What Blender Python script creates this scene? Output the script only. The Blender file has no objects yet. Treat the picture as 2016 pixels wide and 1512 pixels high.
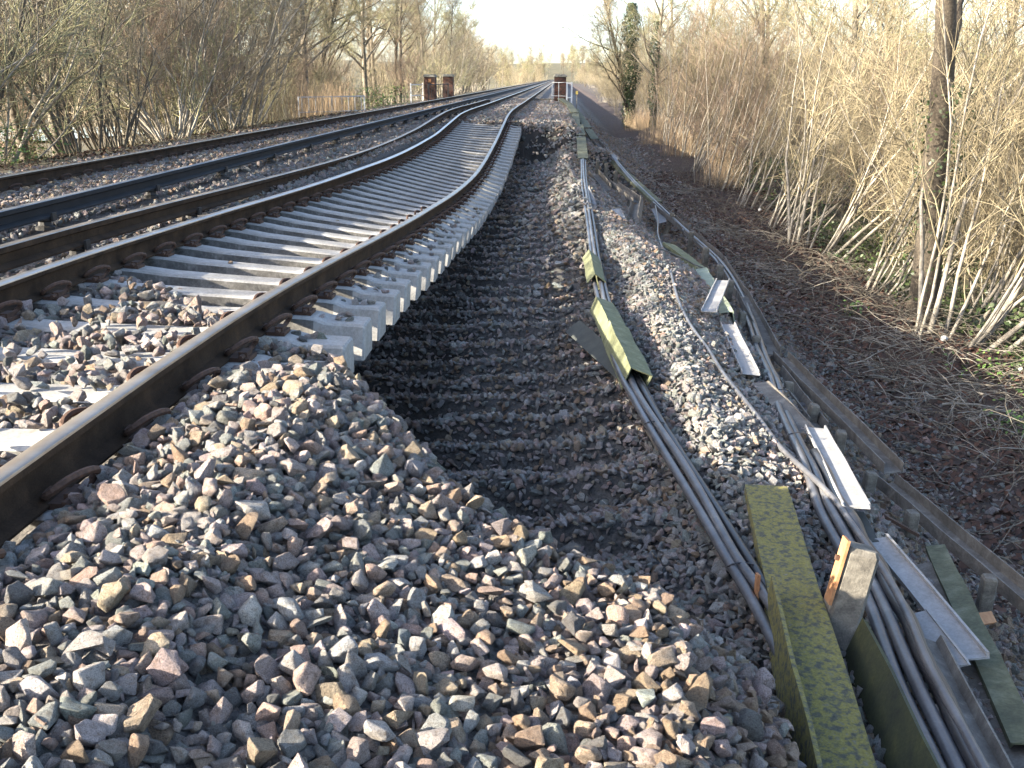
import bpy, bmesh, math, random
import numpy as np
from mathutils import Vector, Matrix, Euler
R = math.radians
sc = bpy.context.scene
COL = sc.collection

# ------------------------------------------------------------------ camera, sky, sun, exposure
CAM_Z = 1.09
cam = bpy.data.cameras.new('camera'); cam.lens = 35.714; cam.sensor_width = 36.0
cam.clip_start = 0.05; cam.clip_end = 6000
camo = bpy.data.objects.new('camera', cam); COL.objects.link(camo)
camo.location = (0, 0, CAM_Z); camo.rotation_euler = (R(90 - 16.778), 0, R(2.5765))
sc.camera = camo

SUN_DIR = Vector((-0.92, -0.34, 0.0)).normalized()
SUN_EL = R(20)
SUN_DIR = Vector((SUN_DIR.x * math.cos(SUN_EL), SUN_DIR.y * math.cos(SUN_EL), math.sin(SUN_EL)))
world = bpy.data.worlds.new('World'); sc.world = world; world.use_nodes = True
wn = world.node_tree
sky = wn.nodes.new('ShaderNodeTexSky'); sky.sky_type = 'NISHITA'; sky.sun_disc = False
sky.sun_elevation = SUN_EL; sky.sun_rotation = math.atan2(SUN_DIR.x, SUN_DIR.y)
sky.air_density = 0.7; sky.dust_density = 1.6; sky.ozone_density = 0.3
wn.nodes['Background'].inputs['Strength'].default_value = 0.115
wn.links.new(sky.outputs[0], wn.nodes['Background'].inputs[0])
sun = bpy.data.lights.new('sun', 'SUN'); sun.energy = 5.0; sun.angle = R(0.5); sun.color = (1.0, 0.90, 0.74)
suno = bpy.data.objects.new('sun', sun); COL.objects.link(suno)
suno.rotation_euler = SUN_DIR.to_track_quat('Z', 'Y').to_euler()
sc.view_settings.view_transform = 'Standard'; sc.view_settings.look = 'None'
sc.view_settings.exposure = 2.5; sc.view_settings.gamma = 1.0; sc.view_settings.use_curve_mapping = False

# ------------------------------------------------------------------ helpers
def setp(o, label=None, cat=None, group=None, kind=None):
    if label: o['label'] = label
    if cat: o['category'] = cat
    if group: o['group'] = group
    if kind: o['kind'] = kind
    return o
def link(name, me, parent=None):
    o = bpy.data.objects.new(name, me); COL.objects.link(o)
    if parent is not None: o.parent = parent
    return o
def empty(name, loc=(0, 0, 0)):
    o = bpy.data.objects.new(name, None); COL.objects.link(o); o.location = loc; o.empty_display_size = .2
    return o
def mesh(name, V, F, mats, smooth=False, midx=None):
    me = bpy.data.meshes.new(name)
    me.from_pydata([tuple(v) for v in V], [], [tuple(int(i) for i in f) for f in F])
    for m in mats: me.materials.append(m)
    if midx is not None: me.polygons.foreach_set('material_index', np.asarray(midx, dtype=np.int32))
    if smooth: me.polygons.foreach_set('use_smooth', np.ones(len(me.polygons), dtype=bool))
    me.update(); return me
class MB:
    def __init__(s): s.V = []; s.F = []
    def add(s, V, F):
        o = len(s.V); s.V += [tuple(v) for v in V]; s.F += [tuple(i + o for i in f) for f in F]; return s
    def box(s, c, d, rot=None, ch=0.0):
        hx, hy, hz = d[0] / 2, d[1] / 2, d[2] / 2
        P = [Vector((x * hx, y * hy, z * hz)) for z in (-1, 1) for y in (-1, 1) for x in (-1, 1)]
        if rot is not None: P = [rot @ p for p in P]
        P = [p + Vector(c) for p in P]
        return s.add(P, [(0, 2, 3, 1), (4, 5, 7, 6), (0, 1, 5, 4), (2, 6, 7, 3), (0, 4, 6, 2), (1, 3, 7, 5)])
    def tube(s, pts, rad, n=6, caps=True):
        V, F = tube_np([(np.array(pts, float), np.broadcast_to(np.asarray(rad, float), (len(pts),)))], n, caps)
        return s.add(V, F)
    def build(s, name, mats, parent=None, smooth=False, bevel=0.0):
        if not isinstance(mats, (list, tuple)): mats = [mats]
        me = mesh(name, s.V, s.F, mats, smooth)
        if bevel > 0:
            bm = bmesh.new(); bm.from_mesh(me)
            bmesh.ops.bevel(bm, geom=[e for e in bm.edges], offset=bevel, segments=1, affect='EDGES', clamp_overlap=True)
            bm.to_mesh(me); bm.free()
        return link(name, me, parent)
def tube_np(polys, n, caps=False):
    """polylines with radii -> one vertex / face list"""
    VV = []; FF = []; base = 0
    ang = np.arange(n) * 2 * np.pi / n; ca, sa = np.cos(ang), np.sin(ang)
    for P, r in polys:
        m = len(P); T = np.gradient(P, axis=0); T /= np.linalg.norm(T, axis=1, keepdims=True) + 1e-9
        ref = np.array([0., 0., 1.]) if abs(T[:, 2]).mean() < .8 else np.array([1., 0.13, 0.])
        A = np.cross(T, ref); A /= np.linalg.norm(A, axis=1, keepdims=True) + 1e-9; B = np.cross(T, A)
        ring = P[:, None, :] + r[:, None, None] * (A[:, None, :] * ca[None, :, None] + B[:, None, :] * sa[None, :, None])
        VV.append(ring.reshape(-1, 3))
        i = np.arange(m - 1)[:, None] * n + base; j = np.arange(n)[None, :]; j2 = (j + 1) % n
        FF.append(np.stack([i + j, i + j2, i + n + j2, i + n + j], -1).reshape(-1, 4))
        base += m * n
    V = np.concatenate(VV); F = [tuple(f) for f in np.concatenate(FF).tolist()]
    if caps:
        o = 0
        for P, r in polys:
            m = len(P); F.append(tuple(range(o, o + n))[::-1]); F.append(tuple(range(o + (m - 1) * n, o + m * n))); o += m * n
    return V, F
def quad_mesh(name, V, F4, mats, smooth=True, midx=None):
    V = np.asarray(V, np.float32); F4 = np.asarray(F4, np.int32); me = bpy.data.meshes.new(name)
    me.vertices.add(len(V)); me.vertices.foreach_set('co', V.ravel())
    me.loops.add(F4.size); me.loops.foreach_set('vertex_index', F4.ravel())
    me.polygons.add(len(F4)); me.polygons.foreach_set('loop_start', np.arange(len(F4), dtype=np.int32) * F4.shape[1])
    for m in mats: me.materials.append(m)
    if midx is not None: me.polygons.foreach_set('material_index', np.asarray(midx, np.int32))
    if smooth: me.polygons.foreach_set('use_smooth', np.ones(len(F4), dtype=bool))
    me.update(calc_edges=True); me.validate(); return me
def spline(P, n=6):
    P = np.array(P, float); Q = np.vstack([2 * P[0] - P[1], P, 2 * P[-1] - P[-2]]); out = []
    for i in range(1, len(Q) - 2):
        t = np.linspace(0, 1, n, endpoint=False)[:, None]; a, b, c, d = Q[i - 1], Q[i], Q[i + 1], Q[i + 2]
        out.append(.5 * (2 * b + (c - a) * t + (2 * a - 5 * b + 4 * c - d) * t ** 2 + (3 * b - a - 3 * c + d) * t ** 3))
    return np.vstack(out + [P[-1:]])

# ------------------------------------------------------------------ materials
def nodes(name):
    m = bpy.data.materials.new(name); m.use_nodes = True; nt = m.node_tree
    return m, nt, nt.nodes['Principled BSDF'], nt.nodes, nt.links
def ramp(nt, fac, stops):
    r = nt.nodes.new('ShaderNodeValToRGB'); cr = r.color_ramp
    while len(cr.elements) < len(stops): cr.elements.new(.5)
    for e, (p, c) in zip(cr.elements, stops): e.position = p; e.color = (*c, 1)
    nt.links.new(fac, r.inputs[0]); return r.outputs[0]
def tex(nt, scale, detail=6, rough=.6, coord='Object', dist=0.0):
    tc = nt.nodes.new('ShaderNodeTexCoord'); n = nt.nodes.new('ShaderNodeTexNoise')
    n.inputs['Scale'].default_value = scale; n.inputs['Detail'].default_value = detail; n.inputs['Roughness'].default_value = rough
    n.inputs['Distortion'].default_value = dist
    nt.links.new(tc.outputs[coord], n.inputs['Vector']); return n.outputs['Fac'], n
def mixc(nt, a, b, fac, mode='MIX'):
    m = nt.nodes.new('ShaderNodeMix'); m.data_type = 'RGBA'; m.blend_type = mode
    for s, v in ((m.inputs[0], fac), (m.inputs[6], a), (m.inputs[7], b)):
        if hasattr(v, 'is_output'): nt.links.new(v, s)
        elif isinstance(v, (int, float)): s.default_value = v
        else: s.default_value = (*v, 1)
    return m.outputs[2]
def bump(nt, b, h, strength, dist=.01):
    n = nt.nodes.new('ShaderNodeBump'); n.inputs['Strength'].default_value = strength; n.inputs['Distance'].default_value = dist
    nt.links.new(h, n.inputs['Height']); nt.links.new(n.outputs[0], b.inputs['Normal'])
def mat(name, stops, scale, rough=.8, bs=.4, bd=.005, metal=0., detail=8, dist=0.0, fine=None, spec=None):
    m, nt, b, N, L = nodes(name)
    f, _ = tex(nt, scale, detail, .62, dist=dist); c = ramp(nt, f, stops)
    if fine:
        f2, _ = tex(nt, fine[0], 4, .7); c2 = ramp(nt, f2, [(.3, (fine[1],) * 3), (.7, (fine[2],) * 3)]); c = mixc(nt, c, c2, 1.0, 'MULTIPLY')
        f = f2
    L.new(c, b.inputs['Base Color']); b.inputs['Roughness'].default_value = rough; b.inputs['Metallic'].default_value = metal
    if spec is not None: b.inputs['Specular IOR Level'].default_value = spec
    if bs: bump(nt, b, f, bs, bd)
    return m
M = {}
def stone_mat():
    m, nt, b, N, L = nodes('granite')
    at = N.new('ShaderNodeAttribute'); at.attribute_type = 'INSTANCER'; at.attribute_name = 'tint'
    f, _ = tex(nt, 2.2, 5, .65); f2, _ = tex(nt, 13, 4, .75)
    c = mixc(nt, at.outputs['Color'], ramp(nt, f, [(.28, (.52, .43, .35)), (.46, (.95, .92, .88)), (.6, (1.05, 1.04, 1.03)), (.78, (1.3, 1.27, 1.25))]), 1.0, 'MULTIPLY')
    c = mixc(nt, c, ramp(nt, f2, [(.34, (.42, .42, .44)), (.47, (1, 1, 1)), (.62, (1.4, 1.38, 1.36))]), 1.0, 'MULTIPLY')
    L.new(c, b.inputs['Base Color']); b.inputs['Roughness'].default_value = .78
    add = N.new('ShaderNodeMath'); L.new(f, add.inputs[0]); L.new(f2, add.inputs[1]); bump(nt, b, add.outputs[0], .8, .16)
    return m
M['stone'] = stone_mat()
def ground_mat():
    m, nt, b, N, L = nodes('embankment_soil')
    at = N.new('ShaderNodeVertexColor'); at.layer_name = 'zone'
    f, _ = tex(nt, 9, 9, .7); f2, n2 = tex(nt, 45, 5, .75)
    c = mixc(nt, at.outputs['Color'], ramp(nt, f, [(.25, (.5, .5, .5)), (.5, (1, 1, 1)), (.75, (1.3, 1.28, 1.25))]), 1.0, 'MULTIPLY')
    c = mixc(nt, c, ramp(nt, f2, [(.35, (.4, .4, .42)), (.5, (1, 1, 1)), (.65, (1.45, 1.43, 1.4))]), 1.0, 'MULTIPLY')
    L.new(c, b.inputs['Base Color']); b.inputs['Roughness'].default_value = .95; bump(nt, b, f2, .9, .03)
    return m
M['soil'] = ground_mat()
M['field'] = mat('field', [(.3, (.045, .05, .022)), (.6, (.10, .085, .045)), (.8, (.14, .11, .06))], .35, .95, .4, .05)
M['rust'] = mat('rail_rust', [(.3, (.022, .014, .009)), (.55, (.048, .030, .018)), (.8, (.085, .05, .028))], 7, .9, .35, .002, fine=(160, .7, 1.25), spec=.15)
M['railhead'] = mat('rail_head', [(.3, (.26, .21, .16)), (.7, (.42, .37, .31))], 5, .38, .1, .001, metal=.75)
M['railshine'] = mat('rail_head_polished', [(.3, (.38, .37, .36)), (.7, (.52, .51, .50))], 4, .30, .05, .001, metal=.85)
M['conduct'] = mat('conductor_steel', [(.3, (.010, .011, .013)), (.7, (.02, .021, .024))], 6, .75, .2, .002, fine=(120, .8, 1.2), spec=.25)
M['conhead'] = mat('conductor_head', [(.3, (.13, .14, .15)), (.7, (.24, .25, .26))], 5, .45, .1, .001, metal=.6)
M['insul'] = mat('insulator', [(.3, (.012, .011, .010)), (.7, (.03, .027, .024))], 12, .6)
M['clip'] = mat('clip_rust', [(.3, (.025, .013, .009)), (.7, (.10, .05, .028))], 40, .8, .4, .001)
M['sleeper'] = mat('sleeper_concrete', [(.22, (.10, .095, .085)), (.42, (.27, .26, .24)), (.6, (.36, .35, .33)), (.8, (.43, .42, .40))], 3.2, .9, .5, .004, dist=.6, fine=(55, .72, 1.12))
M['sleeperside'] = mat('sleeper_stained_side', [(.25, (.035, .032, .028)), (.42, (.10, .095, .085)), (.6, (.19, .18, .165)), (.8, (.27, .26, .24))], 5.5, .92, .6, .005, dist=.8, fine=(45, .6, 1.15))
M['postc'] = mat('post_concrete', [(.25, (.05, .045, .038)), (.5, (.15, .135, .11)), (.7, (.24, .22, .18)), (.82, (.5, .49, .44))], 14, .92, .6, .004, dist=.5, fine=(130, .7, 1.15))
M['moss'] = mat('mossy_board', [(.25, (.035, .04, .035)), (.42, (.085, .085, .055)), (.55, (.215, .185, .04)), (.66, (.14, .13, .08)), (.8, (.30, .29, .25))], 30, .9, .5, .004, dist=.3, fine=(110, .6, 1.25), detail=12)
M['mossdark'] = mat('dark_mossy_board', [(.3, (.018, .022, .014)), (.6, (.05, .055, .02)), (.8, (.11, .10, .03))], 7, .85, .4, .003, dist=.5, fine=(70, .7, 1.2))
M['lime'] = mat('algae_board', [(.25, (.08, .088, .05)), (.5, (.145, .155, .08)), (.75, (.26, .265, .17))], 7, .85, .4, .003, dist=.6, fine=(60, .75, 1.15))
M['palegreen'] = mat('pale_algae_board', [(.25, (.17, .20, .15)), (.55, (.27, .31, .23)), (.8, (.38, .41, .34))], 6, .85, .4, .003, fine=(60, .8, 1.12))
M['olive'] = mat('olive_board', [(.25, (.045, .05, .03)), (.5, (.095, .10, .055)), (.75, (.20, .205, .14))], 6, .85, .4, .003, dist=.7, fine=(60, .7, 1.2))
M['silver'] = mat('weathered_pale_board', [(.22, (.15, .14, .13)), (.42, (.27, .265, .255)), (.6, (.33, .325, .32)), (.8, (.40, .395, .385))], 5, .75, .3, .002, dist=.8, fine=(60, .78, 1.1), detail=12)
M['drift'] = mat('grey_board', [(.25, (.07, .06, .048)), (.5, (.15, .135, .115)), (.75, (.28, .26, .225))], 5, .85, .4, .003, dist=1.2, fine=(70, .7, 1.2))
M['darkgrp'] = mat('dark_board', [(.3, (.03, .034, .032)), (.7, (.065, .07, .06))], 8, .8, .4, .003)
M['cable'] = mat('cable_sheath', [(.3, (.05, .05, .054)), (.6, (.105, .105, .11)), (.8, (.23, .215, .19))], 6, .36, .2, .002, fine=(60, .8, 1.15), spec=.6)
M['cabledark'] = mat('black_cable', [(.3, (.012, .012, .014)), (.7, (.03, .03, .034))], 6, .38, .1, .002, spec=.6)
M['rustplate'] = mat('rusty_plate', [(.3, (.22, .09, .035)), (.7, (.45, .24, .11))], 12, .8, .4, .002)
M['white'] = mat('white_paint', [(.3, (.66, .66, .64)), (.7, (.8, .8, .79))], 6, .6, .1)
M['yellow'] = mat('yellow_paint', [(.3, (.30, .23, .06)), (.7, (.42, .33, .09))], 6, .6, .1)
M['galv'] = mat('galvanised', [(.3, (.33, .36, .38)), (.7, (.48, .5, .52))], 9, .5, .1, metal=.4)
M['stonecap'] = mat('cap_stone', [(.3, (.10, .10, .08)), (.7, (.36, .35, .30))], 9, .9, .4)
M['iron'] = mat('dark_iron', [(.3, (.012, .012, .012)), (.7, (.03, .028, .026))], 9, .6, .2)
def brick_mat():
    m, nt, b, N, L = nodes('pillar_brick')
    tc = N.new('ShaderNodeTexCoord'); mp = N.new('ShaderNodeMapping'); mp.inputs['Rotation'].default_value = (R(90), 0, 0)
    br = N.new('ShaderNodeTexBrick'); br.inputs['Scale'].default_value = 4.4; br.inputs['Color1'].default_value = (.03, .017, .014, 1)
    br.inputs['Color2'].default_value = (.09, .036, .024, 1); br.inputs['Mortar'].default_value = (.05, .042, .035, 1); br.inputs['Mortar Size'].default_value = .012
    L.new(tc.outputs['Object'], mp.inputs[0]); L.new(mp.outputs[0], br.inputs[0]); L.new(br.outputs[0], b.inputs['Base Color'])
    b.inputs['Roughness'].default_value = .9; return m
M['brick'] = brick_mat()
def bark(name, a, b_, c_, scale=9):
    return mat(name, [(.28, a), (.5, b_), (.75, c_)], scale, .9, .5, .006, dist=.6)
M['bark_dark'] = bark('bark_dark', (.03, .025, .018), (.085, .07, .05), (.17, .145, .11))
M['bark_pale'] = bark('bark_pale', (.10, .085, .065), (.24, .215, .175), (.38, .355, .31))
M['bark_mid'] = bark('bark_mid', (.06, .05, .035), (.14, .12, .09), (.26, .235, .19))
M['bark_trunk'] = bark('bark_trunk', (.022, .018, .013), (.07, .056, .04), (.17, .14, .10), 26)
def twig(name, c0, c1):
    m, nt, b, N, L = nodes(name); oi = N.new('ShaderNodeObjectInfo'); f, _ = tex(nt, 1.4, 3, .6)
    c = mixc(nt, c0, c1, oi.outputs['Random']); c = mixc(nt, c, ramp(nt, f, [(.3, (.6, .6, .6)), (.7, (1.4, 1.4, 1.35))]), 1.0, 'MULTIPLY')
    L.new(c, b.inputs['Base Color']); b.inputs['Roughness'].default_value = .8; return m
M['twig'] = twig('twig_brown', (.19, .155, .105), (.28, .235, .165))
M['twig_gold'] = twig('twig_gold', (.20, .165, .10), (.29, .245, .16))
M['twig_red'] = twig('twig_red', (.19, .135, .095), (.26, .195, .145))
M['twig_olive'] = twig('twig_olive', (.19, .18, .09), (.27, .255, .15))
M['reed'] = twig('dry_reed', (.32, .22, .13), (.41, .31, .20))
def leaf(name, c0, c1, rough=.6):
    m, nt, b, N, L = nodes(name); f, _ = tex(nt, 9, 2, .5)
    L.new(ramp(nt, f, [(.3, c0), (.7, c1)]), b.inputs['Base Color']); b.inputs['Roughness'].default_value = rough; return m
M['leaf_green'] = leaf('green_leaf', (.05, .10, .02), (.16, .26, .06), .5)
M['ivy'] = leaf('ivy_leaf', (.02, .036, .010), (.065, .09, .028), .45)
M['litter'] = leaf('fallen_leaf', (.035, .016, .010), (.11, .055, .034), .8)
M['grass'] = leaf('grass_blade', (.08, .09, .03), (.20, .19, .08), .7)
def water_mat():
    m, nt, b, N, L = nodes('flood_water'); b.inputs['Base Color'].default_value = (.05, .06, .055, 1); b.inputs['Roughness'].default_value = .08
    f, _ = tex(nt, 3, 3, .5); bump(nt, b, f, .05, .02); return m
M['water'] = water_mat()

# ------------------------------------------------------------------ the lie of the land
_r = np.random.RandomState(7)
_K = [(_r.uniform(.6, 1.6) * 2 ** o, _r.uniform(0, 6.283), _r.uniform(0, 6.283), .55 ** o) for o in range(5) for _ in range(4)]
def noise(x, y, s=1.0):
    t = 0.
    for k, a, p, w in _K: t = t + w * np.sin(s * k * (x * np.cos(a) + y * np.sin(a)) + p)
    return t / 4.5
def sst(a, b, t):
    t = np.clip((t - a) / (b - a), 0, 1); return t * t * (3 - 2 * t)
BX = [-60, -30, -17, -13, -10.5, -9.2, -7.9, -7.3, -3.6, -2.4, -1.1, -.3, .35, .66, .78, 1.6, 2.3, 3.4, 5.0, 8, 14, 60]
BZ = [-2.6, -2.6, -2.35, -1.4, -.5, -.34, -.24, -.22, -.24, -.23, -.26, -.27, -.33, -.56, -.88, -1.15, -1.72, -2.5, -2.75, -3.0, -3.1, -3.1]
PX = [-3.5, -3.1, -2.6, -1.7, -.9, 0, .5, .95, 1.3, 1.75, 2.6, 3.3, 4.5]
PZ = [-.3, -.80, -1.15, -1.42, -1.46, -1.40, -1.20, -1.0, -1.08, -1.3, -1.98, -2.45, -2.7]
RX = [-3.4, -2.8, -2.0, -1.5, -1.1, -.95, -.4, .05, .45, .65, 1.2, 2.2]
RY = [7.0, 6.5, 5.6, 5.0, 4.75, 4.3, 3.3, 2.95, 2.65, 2.55, 2.3, 1.6]
def zground(x, y):
    x = np.asarray(x, float); y = np.asarray(y, float)
    base = np.interp(x, BX, BZ) - .13 * sst(-1.0, .1, x) * (1 - sst(1.2, 2.2, x)) * (1 - sst(4, 7, y)) + .8 * sst(20, 60, y) * sst(2, 6, x)
    sh = np.interp(y, [0, 12, 18, 28], [0, 0, .55, 1.1])
    w = np.clip((x + 1.0) / 1.5, 0, 1) * np.clip((3.4 - x) / 1.5, 0, 1)
    pit = np.interp(x + sh * w, PX, PZ)
    fr = (y + .12 * np.sin(x * 2.1) + .12 * noise(x, y, 1.1)) / .6; fr = fr - np.floor(fr)
    rip = (.23 * sst(0, .26, fr) * (1 - sst(.22, 1.05, fr)) - .06) * sst(-2.4, -1.3, x) * (1 - sst(.15, .75, x)) * sst(3.8, 4.8, y) * (1 - .3 * sst(20, 28, y)) * (.9 + .3 * noise(x, y, .8)).clip(.55, 1.2)
    pit = pit + rip + .05 * noise(x, y, 1.7)
    ry = np.interp(x, RX, RY)
    t = sst(0, 1.25, y - ry) * (1 - sst(29.9 + .8 * noise(x, y * 0, 2.), 31.9 + .8 * noise(x, y * 0, 2.), y)) * sst(-3.35, -2.95, x) * (1 - sst(3.0, 4.2, x))
    z = base + (np.minimum(pit, base) - base) * t
    z = z - 1.3 * np.exp(-((x - 9.5) / 2.2) ** 2 - ((y - 25) / 8.5) ** 2)
    z = z + .018 * noise(x, y, 2.5) * (np.abs(x + 4) > 3.4) + .05 * noise(x, y, .9) * sst(1.5, 4, x) + .1 * noise(x, y, .5) * sst(4, 7, x)
    z = z + .10 * np.exp(-((x + 1.2) / .34) ** 4) * (1 - sst(4.0, 4.6, y))
    return z + .07 * np.exp(-((x + .75) / .45) ** 2 - ((y - 3.6) / .9) ** 2)
def zg(x, y): return float(zground(x, y))

xs = np.concatenate([np.linspace(-60, -14, 14), np.arange(-13, -8, .35), np.arange(-8, -3.6, .16), np.arange(-3.6, 3.6, .06), np.arange(3.6, 9, .2), np.linspace(9.3, 60, 22)])
ys = np.concatenate([np.linspace(-25, -1, 10), np.arange(-.5, 12, .06), np.arange(12, 20, .09), np.arange(20, 36, .2), np.arange(36, 70, .8), np.linspace(72, 640, 24)])
X, Y = np.meshgrid(xs, ys); Z = zground(X, Y)
nx, ny = len(xs), len(ys)
i = np.arange(ny - 1)[:, None] * nx + np.arange(nx - 1)[None, :]
F4 = np.stack([i, i + 1, i + nx + 1, i + nx], -1).reshape(-1, 4)
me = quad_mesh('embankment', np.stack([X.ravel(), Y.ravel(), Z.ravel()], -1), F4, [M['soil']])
zc = np.zeros((ny, nx, 3)); xg, yg = X, Y
grav = np.array([.13, .12, .11]); soil = np.array([.055, .04, .03]); litter = np.array([.06, .038, .028]); verge = np.array([.10, .085, .05]); pitc = np.array([.10, .096, .09])
wl = sst(2.2, 3.6, xg + .5 * noise(xg, yg, 1.1))[..., None]; wv = sst(7.2, 8.6, -xg + .3 * noise(xg, yg, 1.))[..., None]; wp = (sst(0.1, .9, yg - np.interp(xg, RX, RY)) * sst(-3.4, -3.0, xg) * (1 - sst(31, 33.5, yg)) * (1 - sst(1.5, 2.5, xg)))[..., None]
zc = grav * (1 - wp) + pitc * wp
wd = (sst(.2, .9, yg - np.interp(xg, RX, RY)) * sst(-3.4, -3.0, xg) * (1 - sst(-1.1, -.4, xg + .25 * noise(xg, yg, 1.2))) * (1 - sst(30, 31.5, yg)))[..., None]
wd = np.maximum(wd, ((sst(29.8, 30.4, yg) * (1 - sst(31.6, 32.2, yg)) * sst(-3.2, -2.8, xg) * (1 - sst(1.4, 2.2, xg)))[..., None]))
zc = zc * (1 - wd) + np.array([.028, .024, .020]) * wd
zc = zc * (1 - wl) + litter * wl; zc = zc * (1 - wv) + verge * wv
wr = sst(5.5, 8, xg)[..., None]; zc = zc * (1 - wr) + soil * wr
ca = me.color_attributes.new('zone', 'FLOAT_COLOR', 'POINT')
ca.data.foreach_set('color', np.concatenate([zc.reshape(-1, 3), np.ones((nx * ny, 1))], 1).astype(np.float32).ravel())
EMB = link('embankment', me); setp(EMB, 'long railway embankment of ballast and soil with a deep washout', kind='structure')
g = MB(); g.add([(-4000, -4000, -3.25), (4000, -4000, -3.25), (4000, 5000, -3.25), (-4000, 5000, -3.25)], [(0, 1, 2, 3)])
setp(g.build('ground', M['field']), 'flat fields reaching to the horizon', kind='structure')
g = MB(); n = 40
g.add([(-33 + 6 * math.cos(a) * (1 + .12 * math.sin(3 * a)), 68 + 9 * math.sin(a) * (1 + .1 * math.cos(5 * a)), -2.42) for a in np.linspace(0, 2 * np.pi, n, endpoint=False)], [tuple(range(n))])
setp(g.build('water', M['water']), 'pale flood water lying behind the bushes on the left', kind='structure')

hx = np.linspace(-900, 900, 60); hy = np.linspace(560, 1500, 24); HX, HY = np.meshgrid(hx, hy)
def hillz(x, y): return -3.4 + 17 * sst(600, 900, y + 40 * noise(x, y, .004)) * (1 + .25 * noise(x, y, .006)) + 6 * sst(60, 400, np.abs(x)) * sst(620, 900, y)
i = np.arange(23)[:, None] * 60 + np.arange(59)[None, :]
setp(link('hills', quad_mesh('hills', np.stack([HX.ravel(), HY.ravel(), hillz(HX, HY).ravel()], -1), np.stack([i, i + 1, i + 61, i + 60], -1).reshape(-1, 4), [M['field']])), 'low wooded hill closing the view down the line', kind='structure')

# ------------------------------------------------------------------ rails and sleepers
KY = [-6, 2.9, 4.7, 5.9, 7.1, 8.3, 9.5, 11.3, 13.1, 14.3, 16.1, 17.9, 19.7, 22.1, 26, 30, 33, 36, 38, 40, 43, 46]
KDZ = [0, 0, -.005, -.01, -.035, -.07, -.10, -.155, -.19, -.21, -.24, -.27, -.285, -.285, -.26, -.12, 0, .03, .03, .03, .02, .02]
KEZ = [-.02, -.02, -.045, -.085, -.15, -.22, -.29, -.385, -.46, -.52, -.58, -.62, -.63, -.56, -.43, -.22, -.03, .03, .04, .05, .05, .04]
KDX = [-3.13, -3.13, -3.13, -3.13, -3.14, -3.13, -3.12, -3.10, -3.05, -3.03, -3.02, -3.01, -3.01, -3.03, -3.08, -3.12, -3.13, -3.13, -3.13, -3.13, -3.12, -3.11]
KEX = [-1.62, -1.625, -1.63, -1.62, -1.61, -1.60, -1.59, -1.575, -1.565, -1.56, -1.555, -1.55, -1.545, -1.545, -1.58, -1.61, -1.62, -1.625, -1.62, -1.615, -1.605, -1.605]
def smooth_interp(y, T):
    y = np.asarray(y, float); o = 0
    for d, w in ((-.8, .25), (0, .5), (.8, .25)): o = o + w * np.interp(y + d, KY, T)
    return o
def railD(y): return np.stack([smooth_interp(y, KDX), np.asarray(y, float), smooth_interp(y, KDZ)], -1)
def railE(y): return np.stack([smooth_interp(y, KEX), np.asarray(y, float), smooth_interp(y, KEZ)], -1)
half = [(0, 0), (.024, -.0005), (.031, -.004), (.0345, -.012), (.035, -.034), (.013, -.046), (.010, -.062), (.010, -.115), (.016, -.131), (.064, -.146), (.070, -.150), (.070, -.159)]
PROF = np.array(half + [(-u, w) for u, w in half[:0:-1]])
halfc = [(0, 0), (.032, -.001), (.037, -.006), (.038, -.042), (.014, -.055), (.012, -.07), (.012, -.112), (.058, -.128), (.066, -.136), (.066, -.150)]
PROFC = np.array(halfc + [(-u, w) for u, w in halfc[:0:-1]])
def sweep(name, P, A, prof, mats, headw, parent=None):
    T = np.gradient(P, axis=0); T /= np.linalg.norm(T, axis=1, keepdims=True)
    U = np.cross(A, T); U /= np.linalg.norm(U, axis=1, keepdims=True)
    A = np.cross(T, U)
    k = len(prof); V = P[:, None, :] + A[:, None, :] * prof[None, :, 0, None] + U[:, None, :] * prof[None, :, 1, None]
    m = len(P); a = np.arange(m - 1)[:, None] * k; b = np.arange(k)[None, :]; b2 = (b + 1) % k
    F = np.stack([a + b, a + k + b, a + k + b2, a + b2], -1).reshape(-1, 4)
    top = ((prof[:, 1] > headw) & (np.roll(prof[:, 1], -1) > headw))
    midx = np.tile(top.astype(int), m - 1)
    F = F.tolist(); nF = len(F); F.append(list(range(k))); F.append(list(range((m - 1) * k, m * k))[::-1])
    me = mesh(name, V.reshape(-1, 3), F, mats, False, list(midx) + [0, 0])
    try:
        me.polygons.foreach_set('use_smooth', np.ones(len(me.polygons), dtype=bool)); me.set_sharp_from_angle(angle=R(28))
    except Exception: pass
    return link(name, me, parent)
RY_ = np.concatenate([np.arange(-6, 46, .3), [47, 50, 55, 62, 75, 95, 130, 180, 260, 380, 520, 700]])
DP, EP = railD(RY_), railE(RY_)
lat = EP - DP; lat /= np.linalg.norm(lat, axis=1, keepdims=True)
track = setp(empty('railway_track', (0, 0, 0)), 'sagging railway track with concrete sleepers hanging over the washout', 'railway track')
sweep('rail', EP, lat, PROF, [M['rust'], M['railhead']], -.013, track)
sweep('rail', DP, lat, PROF, [M['rust'], M['railshine']], -.013, track)
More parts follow.
